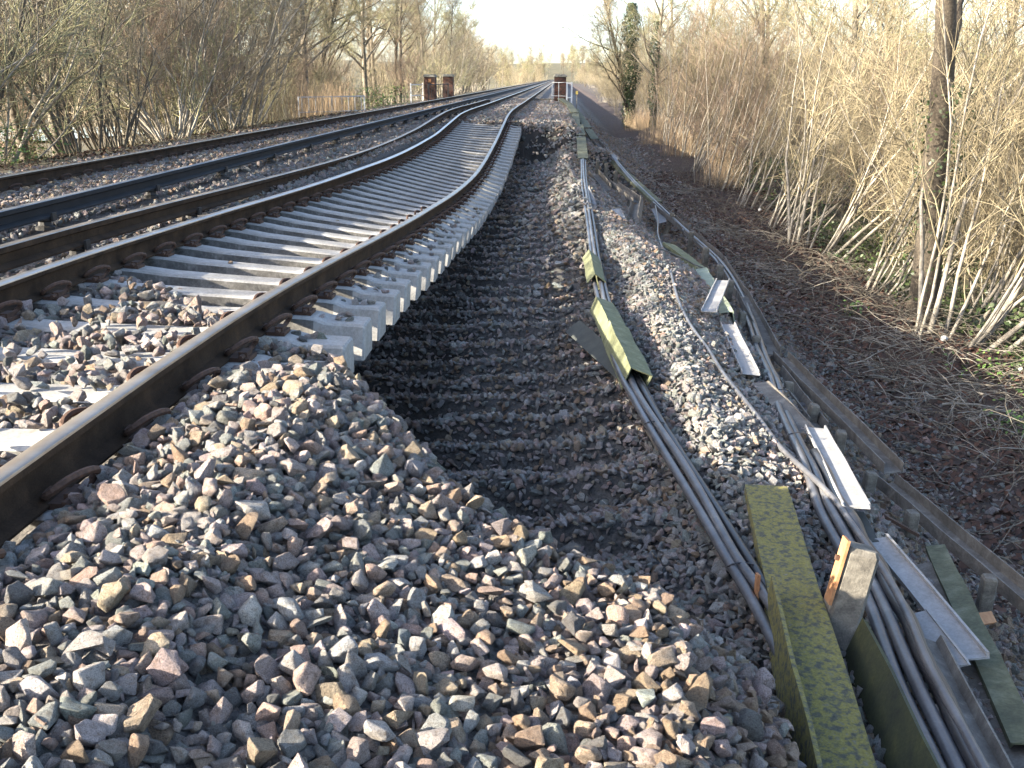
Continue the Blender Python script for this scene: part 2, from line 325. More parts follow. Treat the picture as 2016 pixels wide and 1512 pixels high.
# sleeper: origin at rail-seat top centre, x across the track
def sleeper_mesh():
    secs = [(-1.257, -.036, .105, .140), (-1.245, -.026, .112, .146), (-1.02, -.024, .114, .147), (-.95, -.004, .108, .148), (-.90, 0, .106, .148), (-.62, 0, .106, .148), (-.55, -.003, .104, .146), (-.40, -.012, .102, .138), (0, -.014, .100, .132)]
    secs = secs + [(-a, b, c, d) for a, b, c, d in secs[-2::-1]]
    V = []; F = []
    for x, t, wt, wb in secs:
        bot = -.235 if abs(x) > .5 else -.205
        V += [(x, -wb, bot), (x, wb, bot), (x, wt + .008, t - .014), (x, wt - .006, t), (x, -wt + .006, t), (x, -wt - .008, t - .014)]
    k = 6
    for s in range(len(secs) - 1):
        for j in range(k): F.append((s * k + j, s * k + (j + 1) % k, (s + 1) * k + (j + 1) % k, (s + 1) * k + j))
    F.append(tuple(range(k))[::-1]); F.append(tuple(range((len(secs) - 1) * k, len(secs) * k)))
    V = [(y and x, y, z) if False else (x, y, z) for x, y, z in V]
    mi = []
    for s in range(len(secs) - 1):
        xm = abs(secs[s][0] + secs[s + 1][0]) / 2
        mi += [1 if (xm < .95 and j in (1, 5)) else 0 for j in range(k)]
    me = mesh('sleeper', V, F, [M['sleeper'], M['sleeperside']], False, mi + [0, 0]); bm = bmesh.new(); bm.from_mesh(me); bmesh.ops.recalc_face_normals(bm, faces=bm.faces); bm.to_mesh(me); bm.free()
    return me
SLP = sleeper_mesh()
def clip_mesh():
    # x away from the rail, y along the rail, z up; origin at the edge of the rail foot on the sleeper top
    path = spline([(.052, -.075, .020), (.052, -.02, .020), (.052, .045, .020), (.060, .075, .034), (.078, .070, .060), (.074, .02, .074), (.050, -.03, .070), (.018, -.062, .050), (-.004, -.058, .034), (-.014, -.03, .030), (-.014, .002, .031)], 3)
    b = MB(); b.tube(path, .0105, 6)
    b.box((.050, 0, .016), (.035, .07, .036)); b.box((.038, 0, .008), (.085, .11, .016))
    return mesh('rail_clip', b.V, b.F, [M['clip']], False)
CLP = clip_mesh()
PAD = .167
def frame(y):
    d, e = railD(np.array([y]))[0], railE(np.array([y]))[0]
    a = Vector(e - d).normalized(); t = Vector(railD(np.array([y + .3]))[0] - railD(np.array([y - .3]))[0]).normalized()
    u = a.cross(t).normalized(); t = u.cross(a)
    Mx = Matrix((a, t, u)).transposed().to_4x4(); c = (Vector(d) + Vector(e)) / 2 - u * PAD; Mx.translation = c
    return Mx
rnd = random.Random(3)
SLEEPERS = {}
for k in range(-9, 47):
    y = 5.9 + .6 * k; fm = frame(y)
    s = link('sleeper', SLP, track); fm2 = fm @ Matrix.Rotation(R(rnd.uniform(-.5, .5)), 4, 'Z') @ Matrix.Translation((rnd.uniform(-.008, .008), 0, 0))
    s.matrix_world = fm2; SLEEPERS[k] = fm2
    if k > 50: continue
    half_g = (railE(np.array([y]))[0] - railD(np.array([y]))[0]); hg = float(np.linalg.norm(half_g)) / 2
    for side, sx in ((-hg + .07, 1), (hg + .07, 1), (hg - .07, -1), (-hg - .07, -1)):
        if sx < 0 and k > 12: continue
        c = link('rail_clip', CLP, s); c.matrix_local = Matrix.Translation((side, 0, 0)) @ Matrix.Rotation(0 if sx > 0 else math.pi, 4, 'Z') @ Matrix.Diagonal((1.2, 1.2, 1.3, 1))
# the intact track on the left
AX, A2X = -6.45, -4.94
yl = np.array([-6, 0, 10, 20, 30, 45, 60, 80, 110, 160, 260, 400, 700.])
def straight(xv, zv): return np.stack([np.full(len(yl), xv), yl, np.full(len(yl), zv)], -1)
latx = np.tile([1., 0, 0], (len(yl), 1))
track2 = setp(empty('railway_track', (0, 0, 0)), 'straight undamaged railway track beside the bushes on the left', 'railway track')
sweep('rail', straight(AX, 0), latx, PROF, [M['rust'], M['railhead']], -.013, track2)
sweep('rail', straight(A2X, -.06), latx, PROF, [M['rust'], M['railhead']], -.013, track2)
for k in range(0, 60):
    y = 4.2 + .63 * k
    s = link('sleeper', SLP, track2); s.location = ((AX + A2X) / 2, y, -.03 - PAD); s.rotation_euler = (0, math.atan2(.06, 1.51), 0)
    c = link('rail_clip', CLP, s); c.location = (-.755 + .07, 0, 0)
    if k < 30:
        c = link('rail_clip', CLP, s); c.location = (-.755 - .07, 0, 0); c.rotation_euler = (0, 0, math.pi)
# conductor rails on their insulators
def pot_mesh():
    b = MB(); n = 10
    prof = [(.085, -.10), (.085, -.075), (.060, -.06), (.055, -.03), (.068, -.02), (.068, -.002)]
    V = [(r * math.cos(t), r * math.sin(t), z) for r, z in prof for t in np.linspace(0, 2 * np.pi, n, endpoint=False)]
    F = [(i * n + j, i * n + (j + 1) % n, (i + 1) * n + (j + 1) % n, (i + 1) * n + j) for i in range(len(prof) - 1) for j in range(n)]
    F.append(tuple(range((len(prof) - 1) * n, len(prof) * n))); b.add(V, F)
    b.box((.085, 0, .012), (.02, .07, .07)); b.box((-.085, 0, .012), (.02, .07, .07))
    return mesh('insulator', b.V, b.F, [M['insul']])
POT = pot_mesh()
KCZ = [.075, .075, .07, .06, .045, .02, -.005, -.05, -.08, -.10, -.13, -.15, -.155, -.15, -.11, .0, .08, .10, .10, .09, .085, .08]
def condC(y):
    y = np.asarray(y, float); x = smooth_interp(y, KDX) - .45
    return np.stack([x, y, smooth_interp(y, KCZ)], -1)
cy = np.concatenate([np.arange(-6, 46, .3), [47, 49, 51, 52.5, 54]])
CP = condC(cy); CP[-1, 2] -= .07; CP[-2, 2] -= .03
con1 = setp(empty('conductor_rail', (0, 0, 0)), 'bent brown conductor rail running beside the sagging track', 'conductor rail')
sweep('rail', CP, np.tile([1., 0, 0], (len(CP), 1)), PROFC, [M['rust'], M['railhead']], -.007, con1)
for k in range(0, 18):
    y = 5.0 + 2.4 * k; p = condC(np.array([y]))[0]; o = link('insulator', POT, con1); o.location = (p[0], p[1], p[2] - .15)
con2 = setp(empty('conductor_rail', (0, 0, 0)), 'straight blue-black conductor rail between the two tracks', 'conductor rail')
sweep('rail', straight(-4.47, .07), latx, PROFC, [M['conduct'], M['conhead']], -.007, con2)
for k in range(0, 22):
    o = link('insulator', POT, con2); o.location = (-4.47, 6.3 + 2.4 * k, -.08)

# ------------------------------------------------------------------ stones
def icodirs(sub):
    bm = bmesh.new(); bmesh.ops.create_icosphere(bm, subdivisions=sub, radius=1)
    V = np.array([v.co[:] for v in bm.verts]); F = [[v.index for v in f.verts] for f in bm.faces]; bm.free(); return V, np.array(F)
def rock(rs, hi, name):
    """broken stone: hull of points near a box surface, edges chipped by a small bevel"""
    n = rs.randint(11, 17) if hi else rs.randint(9, 13)
    P = rs.uniform(-1, 1, (n, 3)); P /= (np.abs(P) ** 5).sum(1, keepdims=True) ** .2; P *= rs.uniform(.78, 1.05, (n, 1))
    P = P * np.array([1.0, rs.uniform(.62, .92), rs.uniform(.48, .8)])
    bm = bmesh.new()
    for p in P: bm.verts.new(p)
    r_ = bmesh.ops.convex_hull(bm, input=bm.verts)
    bmesh.ops.delete(bm, geom=[v for v in bm.verts if not v.link_faces], context='VERTS')
    bmesh.ops.dissolve_limit(bm, angle_limit=R(14), verts=bm.verts, edges=bm.edges)
    if hi:
        bmesh.ops.bevel(bm, geom=list(bm.edges), offset=.11, segments=2, profile=.5, affect='EDGES', clamp_overlap=True)
        bmesh.ops.triangulate(bm, faces=bm.faces)
        bmesh.ops.subdivide_edges(bm, edges=[e for e in bm.edges if e.calc_length() > .35], cuts=2, use_grid_fill=True)
        bmesh.ops.triangulate(bm, faces=bm.faces)
        co = np.array([v.co[:] for v in bm.verts]); d = np.zeros(len(co))
        for o in range(3):
            K = rs.normal(size=(3, 3)) * (2.6 * 2 ** o); d += .020 / 1.5 ** o * np.sin(co @ K + rs.uniform(0, 6, 3)).sum(1)
        for v, q in zip(bm.verts, d): v.co = v.co * (1 + q)
    else:
        bmesh.ops.triangulate(bm, faces=bm.faces)
    me = bpy.data.meshes.new(name); bm.to_mesh(me); bm.free(); me.materials.append(M['stone'])
    if hi:
        me.polygons.foreach_set('use_smooth', np.ones(len(me.polygons), dtype=bool)); me.set_sharp_from_angle(angle=R(24))
    return me
rs = np.random.RandomState(11)
NHI, NLO = 22, 14
proto = bpy.data.collections.new('stone_shapes')
HI = []
for q in range(NHI):
    me_ = rock(rs, True, 'stone_%02d' % q); HI.append(me_); proto.objects.link(bpy.data.objects.new('a%02d' % q, me_))
for q in range(NLO):
    me_ = rock(rs, False, 'pebble_%02d' % q); proto.objects.link(bpy.data.objects.new('b%02d' % q, me_))
PAL = np.array([(.40, .345, .325), (.36, .295, .275), (.33, .31, .29), (.28, .295, .275), (.22, .235, .22), (.37, .30, .22), (.30, .22, .15), (.42, .40, .375), (.34, .345, .34), (.15, .15, .145), (.37, .275, .225)])
WMIX = np.array([3, 2.5, 3, 2.2, 1.6, 1.8, 1, 1.2, 2, .7, 1.5]); WBRN = np.array([2, 2.6, 1.6, .8, .8, 3.2, 3.4, .6, .8, 1, 2.6]); WBLU = np.array([1, .4, 3, 3.5, 3, .3, .1, 2.2, 4, .6, .2]); WPIT = np.array([2, 2, 3, 1.3, 1.2, 1.5, 1.1, 1.2, 1.4, 1.0, 1.2])
ST = {'p': [], 'rot': [], 'scl': [], 'idx': [], 'tint': []}
MW = np.array(camo.rotation_euler.to_matrix())
def project(P):
    d = (P - np.array([0, 0, CAM_Z])) @ MW; z = -d[:, 2]
    return d[:, 0] / np.maximum(z, .01), d[:, 1] / np.maximum(z, .01), z
def infront(P, mx=.62, my=.50):
    a, b, z = project(P); return (z > .3) & (np.abs(a) < mx) & (np.abs(b) < my)
def put(x, y, z, size, hi, w, val=1.0, flat=.6):
    n = len(x); P = np.stack([x, y, z], -1); k = infront(P)
    P = P[k]; size = size[k]; n = len(P)
    if n == 0: return
    rot = np.stack([rs.normal(0, flat, n), rs.normal(0, flat, n), rs.uniform(0, 6.283, n)], -1)
    s = size[:, None] * np.stack([rs.uniform(.85, 1.2, n), rs.uniform(.8, 1.1, n), rs.uniform(.75, 1.15, n)], -1)
    idx = rs.randint(0, NHI, n) if hi else NHI + rs.randint(0, NLO, n)
    w = np.asarray(w)
    if w.ndim == 1: c = PAL[rs.choice(len(PAL), n, p=w / w.sum())]
    else:
        w = w[k]; cs = np.cumsum(w / w.sum(1, keepdims=True), 1); c = PAL[(rs.rand(n, 1) > cs).sum(1).clip(0, len(PAL) - 1)]
    v = val[k] if hasattr(val, '__len__') else val
    c = c * (rs.normal(1.1, .16, n).clip(.65, 1.6) * v)[:, None] * rs.normal(1, .02, (n, 3))
    for a, b in zip(('p', 'rot', 'scl', 'idx', 'tint'), (P, rot, s, idx, c.clip(.02, .7))): ST[a].append(b)
def jgrid(x0, x1, y0, y1, sp, jit=.5):
    a = np.arange(x0, x1, sp); b = np.arange(y0, y1, sp); gx, gy = np.meshgrid(a, b)
    gx = gx + (np.arange(len(b)) % 2)[:, None] * sp / 2
    return (gx + rs.uniform(-jit, jit, gx.shape) * sp).ravel(), (gy + rs.uniform(-jit, jit, gy.shape) * sp).ravel()
def ryf(x): return np.interp(x, RX, RY)
def mixw(a, b, t): return a[None, :] * (1 - t)[:, None] + b[None, :] * t[:, None]
def clear_of_track(x, y):
    """True where no rail or sleeper of the near track stands (for stones lying at ballast level)"""
    k = np.round((y - 5.9) / .6); near = np.abs(y - (5.9 + .6 * k)) < .135
    return ~((x > -3.72) & (x < -1.05) & near) & (np.abs(x + 1.62) > .105) & (np.abs(x + 3.13) > .105)
# near heap, base layer then bigger stones thrown so that they do not overlap much
x, y = jgrid(-1.55, 1.15, .9, 6.2, .034); k = (y < ryf(x) + 1.0); x, y = x[k], y[k]
k = (x > -1.08) | clear_of_track(x, y) | (y < 4.35); k &= (np.abs(x + 1.62) > .10); x, y = x[k], y[k]
size = rs.lognormal(math.log(.028), .22, len(x)); brown = sst(-.9, .5, x) * sst(4.2, 2.4, y) if False else np.clip((x + .9) / 1.2, 0, 1) * .9
put(x, y, zground(x, y) + rs.uniform(-.012, .012, len(x)), size, True, mixw(WMIX, WBRN, brown), .82)
cell = {}; acc = []
def throw(n, x0, x1, y0, y1, rlo, rhi, ok):
    for _ in range(n):
        px, py = rs.uniform(x0, x1), rs.uniform(y0, y1)
        if not ok(px, py): continue
        r = rlo + (rhi - rlo) * rs.beta(1.5, 2.8); cx, cy_ = int(px / .1), int(py / .1); good = True
        for a in (-1, 0, 1):
            for b in (-1, 0, 1):
                for (qx, qy, qr) in cell.get((cx + a, cy_ + b), ()):
                    if (qx - px) ** 2 + (qy - py) ** 2 < (.64 * (r + qr)) ** 2: good = False; break
                if not good: break
            if not good: break
        if good: cell.setdefault((cx, cy_), []).append((px, py, r)); acc.append((px, py, r))
def okn(px, py):
    if py > np.interp(px, RX, RY) + .35: return False
    if abs(px + 1.62) < .11: return False
    if px < -1.06 and py > 4.35: return bool(clear_of_track(np.array([px]), np.array([py]))[0])
    return True
throw(11000, -1.52, 1.0, .9, 5.2, .025, .056, okn); throw(26000, -1.52, 1.0, .9, 5.2, .016, .032, okn)
A = np.array(acc); hz = zground(A[:, 0], A[:, 1]) + A[:, 2] * rs.uniform(.15, 1.0, len(A)) + .004
br = np.clip((A[:, 0] + .75) / 1.1, 0, 1)
nb0 = sum(len(q) for q in ST['p'])
put(A[:, 0], A[:, 1], hz, A[:, 2] * 1.05, True, mixw(WMIX, WBRN, br * .85), 1.0)
nb1 = sum(len(q) for q in ST['p'])
# between the rails of the near track
x, y = jgrid(-3.05, -1.72, 2.0, 7.4, .045); k = (y < ryf(x) + .55) & clear_of_track(x, y) & (np.abs(x + 1.62) > .09); x, y = x[k], y[k]
put(x, y, zground(x, y) + rs.uniform(.0, .03, len(x)), rs.lognormal(math.log(.033), .25, len(x)), True, WMIX, .95)
x, y = jgrid(-3.0, -1.75, 2.0, 6.6, .085); k = (y < ryf(x) + .1) & (rs.rand(len(x)) < np.where(y < 5, .62, .45) * (.6 + .5 * noise(x, y, 2.2)).clip(0, 1)); x, y = x[k], y[k]
put(x, y, zground(x, y) + .068, rs.lognormal(math.log(.034), .2, len(x)), True, WMIX, 1.0)
# stones left lying on the sleeper ends and sleepers
for k_, fm in SLEEPERS.items():
    if -2 <= k_ <= 16:
        for _ in range(rs.randint(4, 10) if k_ < 12 else 4):
            lx = rs.uniform(.93, 1.2); p = fm @ Vector((lx, rs.uniform(-.085, .085), -.012))
            put(np.array([p.x]), np.array([p.y]), np.array([p.z]), rs.uniform(.018, .038, 1), True, WMIX, 1.0, .3)
        if k_ > 0 and rs.rand() < .45:
            p = fm @ Vector((rs.uniform(-.6, .5), rs.uniform(-.07, .07), -.018)); put(np.array([p.x]), np.array([p.y]), np.array([p.z]), rs.uniform(.02, .035, 1), True, WMIX, 1.0, .3)
# the washout
def crest(x, y):
    cx = np.interp(y, [3.5, 12, 14.5, 18, 28], [1.0, .88, .45, .3, -.25]); return np.exp(-((x - cx - .08 * noise(x, y, 1.5)) / .24) ** 2)
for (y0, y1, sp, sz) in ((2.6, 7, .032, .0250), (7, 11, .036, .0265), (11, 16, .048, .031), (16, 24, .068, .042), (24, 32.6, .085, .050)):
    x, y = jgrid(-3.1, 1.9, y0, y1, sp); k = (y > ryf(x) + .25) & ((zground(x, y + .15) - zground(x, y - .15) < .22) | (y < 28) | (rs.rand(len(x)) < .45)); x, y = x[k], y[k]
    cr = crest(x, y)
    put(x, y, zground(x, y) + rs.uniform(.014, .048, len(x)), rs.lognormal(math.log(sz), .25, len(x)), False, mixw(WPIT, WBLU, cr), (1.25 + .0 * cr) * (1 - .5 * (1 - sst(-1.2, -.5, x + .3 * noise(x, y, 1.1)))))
# right-hand slope, thinning out under the leaves
for (y0, y1, sp, sz) in ((1.6, 9, .042, .027), (9, 16, .056, .033), (16, 34, .09, .045), (34, 60, .16, .065)):
    x, y = jgrid(1.0, 4.6, y0, y1, sp); k = ((x > 1.9) | (y < ryf(x) + .3) | (y > 34)) & (rs.rand(len(x)) < 1.05 - .85 * sst(2.8, 4.2, x + .6 * noise(x, y, .9))); x, y = x[k], y[k]
    put(x, y, zground(x, y) + rs.uniform(-.004, .02, len(x)), rs.lognormal(math.log(sz), .28, len(x)), y1 < 5, mixw(WBRN, WMIX, sst(2.4, 3.4, x)), .9)
# six-foot, far track and cess
for (y0, y1, sp, sz) in ((4, 14, .052, .030), (14, 26, .075, .036), (26, 62, .13, .05)):
    x, y = jgrid(-7.9, -3.28, y0, y1, sp)
    k = (np.abs(x - AX) > .09) & (np.abs(x - A2X) > .09) & (np.abs(x + 4.47) > .08) & (np.abs(x + 3.58) > .07); x, y = x[k], y[k]
    put(x, y, zground(x, y) + rs.uniform(-.004, .03, len(x)) + .03 * (np.abs(x + 5.7) < 1.2), rs.lognormal(math.log(sz), .26, len(x)), y1 < 15, mixw(WMIX, WBRN, sst(4.9, 5.6, -x)), 1.0)
x, y = jgrid(-3.0, 1.0, 31.6, 66, .12); k = clear_of_track(x, y) | (y > 34); k &= (np.abs(x + 1.61) > .09); x, y = x[k], y[k]
put(x, y, zground(x, y) + rs.uniform(.03, .07, len(x)), rs.lognormal(math.log(.06), .25, len(x)), False, WMIX, 1.05)
for a in ST: ST[a] = np.concatenate(ST[a])
# the 300 that show largest become objects of their own
px, py, pz = project(ST['p']); vis = (np.abs(px) < .50) & (np.abs(py) < .375) & (ST['idx'] < NHI)
score = np.where(vis, ST['scl'].max(1) / pz, 0); score[:nb0] = 0; score[nb1:] = 0
top = np.argsort(-score)[:300]
for q in top:
    o = link('stone', HI[int(ST['idx'][q])], EMB); o.location = ST['p'][q]; o.rotation_euler = ST['rot'][q]; o.scale = ST['scl'][q]
    o['tint'] = [float(v) for v in ST['tint'][q]]
keep = np.ones(len(ST['p']), bool); keep[top] = False
me = bpy.data.meshes.new('ballast_stones'); P = ST['p'][keep].astype(np.float32)
me.vertices.add(len(P)); me.vertices.foreach_set('co', P.ravel())
for nm, ty in (('rot', 'FLOAT_VECTOR'), ('scl', 'FLOAT_VECTOR')):
    a = me.attributes.new(nm, ty, 'POINT'); a.data.foreach_set('vector', ST[nm][keep].astype(np.float32).ravel())
a = me.attributes.new('pidx', 'INT', 'POINT'); a.data.foreach_set('value', ST['idx'][keep].astype(np.int32))
a = me.attributes.new('tint', 'FLOAT_COLOR', 'POINT'); a.data.foreach_set('color', np.concatenate([ST['tint'][keep], np.ones((len(P), 1))], 1).astype(np.float32).ravel())
print('stones', len(P))
STO = link('ballast_stones', me, EMB); setp(STO, kind='stuff')
ng = bpy.data.node_groups.new('scatter_stones', 'GeometryNodeTree')
ng.interface.new_socket('Geometry', in_out='INPUT', socket_type='NodeSocketGeometry'); ng.interface.new_socket('Geometry', in_out='OUTPUT', socket_type='NodeSocketGeometry')
gi = ng.nodes.new('NodeGroupInput'); go = ng.nodes.new('NodeGroupOutput'); ip = ng.nodes.new('GeometryNodeInstanceOnPoints')
ci = ng.nodes.new('GeometryNodeCollectionInfo'); ci.inputs['Collection'].default_value = proto; ci.inputs['Separate Children'].default_value = True; ci.inputs['Reset Children'].default_value = True
ip.inputs['Pick Instance'].default_value = True
for nm, ty, sk in (('rot', 'FLOAT_VECTOR', 'Rotation'), ('scl', 'FLOAT_VECTOR', 'Scale'), ('pidx', 'INT', 'Instance Index')):
    na = ng.nodes.new('GeometryNodeInputNamedAttribute'); na.data_type = ty; na.inputs['Name'].default_value = nm
    ng.links.new(na.outputs['Attribute'], ip.inputs[sk])
ng.links.new(gi.outputs[0], ip.inputs['Points']); ng.links.new(ci.outputs[0], ip.inputs['Instance']); ng.links.new(ip.outputs[0], go.inputs[0])
mod = STO.modifiers.new('scatter', 'NODES'); mod.node_group = ng


# ------------------------------------------------------------------ cable troughs, lids, posts and cables
def tray(name, p0, p1, w, h, mt, label, cat, roll=0.0, inv=False, t=.009, group=None, segs=1, sag=0.0):
    """straight U-section length: p0-p1 is the middle of the web; walls point up, or down when inv"""
    p0, p1 = Vector(p0), Vector(p1); ax = (p1 - p0); Ln = ax.length; ax.normalize()
    up = Vector((0, 0, 1)); la = ax.cross(up).normalized(); up = la.cross(ax).normalized()
    rot = Matrix.Rotation(R(roll), 3, ax); la = rot @ la; up = rot @ up
    sgn = -1 if inv else 1
    if h > 0: pr = [(-w / 2, h), (-w / 2, 0), (w / 2, 0), (w / 2, h), (w / 2 - t, h), (w / 2 - t, t), (-w / 2 + t, t), (-w / 2 + t, h)]
    else: pr = [(-w / 2, -t), (w / 2, -t), (w / 2, t), (-w / 2, t)]
    mid = (p0 + p1) / 2; k = len(pr); V = []; F = []
    m = max(2, int(Ln / .35) + 1); rr = random.Random(hash(label) % 9999 if False else len(label) * 7 + int(Ln * 100))
    for s in range(m):
        f = s / (m - 1); c = (f - .5) * Ln; b = rr.uniform(-.007, .007) - sag * (1 - (2 * f - 1) ** 2)
        for u, v in pr: V.append((u + rr.uniform(-.003, .003), c + (rr.uniform(-.014, .014) if s in (0, m - 1) else 0), sgn * v + b))
    for s in range(m - 1):
        for j in range(k): F.append((s * k + j, s * k + (j + 1) % k, (s + 1) * k + (j + 1) % k, (s + 1) * k + j))
    if h > 0:
        for o, fl in ((0, 1), ((m - 1) * k, 0)):
            for q in ((0, 1, 6, 7), (1, 2, 5, 6), (2, 3, 4, 5)): F.append(tuple(o + a for a in (q if fl else q[::-1])))
    else:
        F.append(tuple(range(k))[::-1]); F.append(tuple(range((m - 1) * k, m * k)))
    me = mesh(name, V, F, [mt]); bm = bmesh.new(); bm.from_mesh(me); bmesh.ops.recalc_face_normals(bm, faces=bm.faces); bm.to_mesh(me); bm.free()
    o = link(name, me); Mx = Matrix((la, ax, up)).transposed().to_4x4(); Mx.translation = mid; o.matrix_world = Mx
    return setp(o, label, cat, group)
def post(p, hgt, wid, label, lean=(0, 0), mt=None, group='concrete posts of the lower cable route', dz=.25):
    x, y, zt = p
    if group: x -= .15; zt += .12
    zb = zg(x, y) - dz; rr = random.Random(int(x * 1000 + y * 77))
    H_ = zt - zb; b = MB(); w = wid / 2; c = w * .22
    def ring(z, s): return [(s * (w - c), -s * w, z), (s * w, -s * (w - c), z), (s * w, s * (w - c), z), (s * (w - c), s * w, z), (-s * (w - c), s * w, z), (-s * w, s * (w - c), z), (-s * w, -s * (w - c), z), (-s * (w - c), -s * w, z)]
    V = ring(-H_, 1.08) + ring(-H_ * .5, 1.0) + ring(-w * .35, .97) + ring(rr.uniform(-.004, .004), .80); F = []
    for s in range(3):
        for j in range(8): F.append((s * 8 + j, s * 8 + (j + 1) % 8, (s + 1) * 8 + (j + 1) % 8, (s + 1) * 8 + j))
    F.append(tuple(range(24, 32))); b.add(V, F)
    o = b.build('concrete_post', mt or M['postc']); o.location = (x, y, zt); o.rotation_euler = (R(lean[0] + rr.uniform(-3, 3)), R(lean[1] + rr.uniform(-3, 3)), rr.uniform(-.2, .2))
    return setp(o, label, 'post', group)
def cable(name, pts, rad, mt, label, n=7, off=(0, 0), group=None, cat='cable', ties=()):
    P = spline([(x + off[0], y, z + off[1]) for x, y, z in pts], n)
    P[:, 2] = np.maximum(P[:, 2], zground(P[:, 0], P[:, 1]) + rad + .04)
    for _ in range(6): P[1:-1, 2] = .25 * P[:-2, 2] + .5 * P[1:-1, 2] + .25 * P[2:, 2]
    rr = np.random.RandomState(len(label) + int(abs(off[0]) * 1000)); t = np.linspace(0, 1, len(P))
    P[:, 0] += .006 * np.sin(t * 40 + rr.uniform(0, 6)); P[:, 2] += .004 * np.sin(t * 33 + rr.uniform(0, 6))
    V, F = tube_np([(P, np.full(len(P), rad))], 12, True)
    o = link(name, mesh(name, V, F, [mt], True)); setp(o, label, cat, group)
    for f in ties:
        q = P[int(f * (len(P) - 1))]; a = np.linspace(0, 2 * np.pi, 15)
        ring = np.stack([q[0] + .5 * .0 + (3.1 * rad) * np.cos(a) + 1.7 * rad, np.full(15, q[1]), q[2] + 1.35 * rad * np.sin(a)], -1)
        V, F = tube_np([(ring, np.full(15, .004))], 5); link('cable_tie', mesh('cable_tie', V, F, [M['cabledark']], True), o)
    return o
# upper route
C1 = [(.95, 2.2, -.97), (.90, 3.0, -.985), (.865, 3.75, -.985), (.795, 4.26, -.975), (.70, 5.26, -.99), (.555, 6.5, -.975), (.505, 7.15, -.985), (.455, 8.5, -1.0), (.44, 10.0, -1.02), (.44, 12.3, -.995), (.46, 15.9, -.94), (.50, 20.5, -.92), (.58, 25.5, -.885), (.62, 29, -.70), (.64, 32, -.52)]
cable('signal_cable', C1, .0235, M['cable'], 'leftmost grey cable of the upper bundle lying over the washout', off=(-.03, 0), group='cables of the upper route', ties=(.20, .33))
cable('signal_cable', C1, .0235, M['cable'], 'middle grey cable of the upper bundle lying over the washout', off=(.02, .012), group='cables of the upper route')
cable('signal_cable', C1, .020, M['cabledark'], 'rightmost and darkest cable of the upper bundle over the washout', off=(.068, .0), group='cables of the upper route')
tray('cable_cover', (1.105, 5.0, -.95), (.83, 2.05, -.93), .215, .055, M['moss'], 'broad yellow-mossed trough lid in the right foreground', 'lid', roll=0, inv=True, t=.012)
tray('trough_board', (.880, 3.78, -.955), (.70, 2.0, -.845), .20, 0, M['moss'], 'upright mossy trough side left of the broad foreground lid', 'board', roll=84, t=.008)
tray('cable_cover', (.44, 12.2, -.93), (.46, 10.7, -.95), .15, .13, M['lime'], 'short lime green tent-shaped lid straddling the upper cables', 'lid', roll=-38, inv=True)
tray('cable_cover', (.445, 9.35, -.89), (.52, 8.15, -.88), .17, .15, M['lime'], 'further half of the long lime green cover on the upper cables', 'lid', roll=-22, inv=True)
tray('cable_cover', (.515, 8.25, -.868), (.61, 6.95, -.90), .17, .17, M['lime'], 'nearer half of the long lime green cover on the upper cables', 'lid', roll=-22, inv=True)
tray('trough_board', (.14, 8.85, -1.03), (.52, 7.5, -1.06), .16, 0, M['darkgrp'], 'dark thin board leaning under the lime green cable cover', 'board', roll=38, t=.006)
tray('trough_channel', (.53, 7.3, -1.03), (.68, 5.75, -1.07), .13, .05, M['drift'], 'grey channel half hidden under the upper cables', 'channel')
tray('trough_channel', (.41, 13.6, -1.06), (.42, 11.9, -1.06), .12, .06, M['drift'], 'narrow grey channel left of the tent-shaped lid', 'channel', roll=-12)
tray('cable_cover', (.645, 30.6, -.55), (.605, 25.9, -.82), .26, .05, M['olive'], 'steep olive lid where the upper cables drop into the washout', 'lid', inv=True)
tray('cable_cover', (.655, 34.2, -.36), (.645, 30.9, -.53), .26, .05, M['olive'], 'olive lid at the top of the far end of the washout', 'lid', inv=True)
tray('cable_cover', (.63, 41.5, -.25), (.56, 34.6, -.42), .28, .06, M['olive'], 'long olive lid on the bank beyond the washout', 'lid', inv=True)
tray('cable_cover', (.48, 51.5, -.14), (.62, 41.8, -.23), .30, .06, M['olive'], 'olive lid leading towards the white gate', 'lid', inv=True)
tray('cable_cover', (.0, 61.5, -.02), (.46, 51.8, -.12), .32, .06, M['olive'], 'farthest olive lid beside the right-hand brick pillar', 'lid', inv=True)
tray('cable_cover', (.52, 19.6, -.93), (.60, 17.4, -1.02), .15, .02, M['silver'], 'pale lid slipped down beside the upper cables', 'lid', roll=25)
# the big concrete post with its rusty plate
bp = post((1.225, 3.75, -.70), .5, .135, 'big lichened concrete post with a rusty plate, right foreground', lean=(-8, 15), group=None)
b = MB(); b.box((-.073, -.03, -.11), (.012, .08, .27)); b.build('bracket_plate', M['rustplate'], bp)
b = MB(); b.box((-.085, -.03, -.06), (.02, .02, .02)); b.build('bolt', M['clip'], bp)
b = MB(); b.box((0, 0, 0), (.012, .05, .19)); o = b.build('rusty_bracket', M['rustplate']); o.location = (.85, 3.86, -.99); o.rotation_euler = (R(-14), R(4), 0); setp(o, 'small rusty plate at the end of the upright mossy trough side', 'bracket')
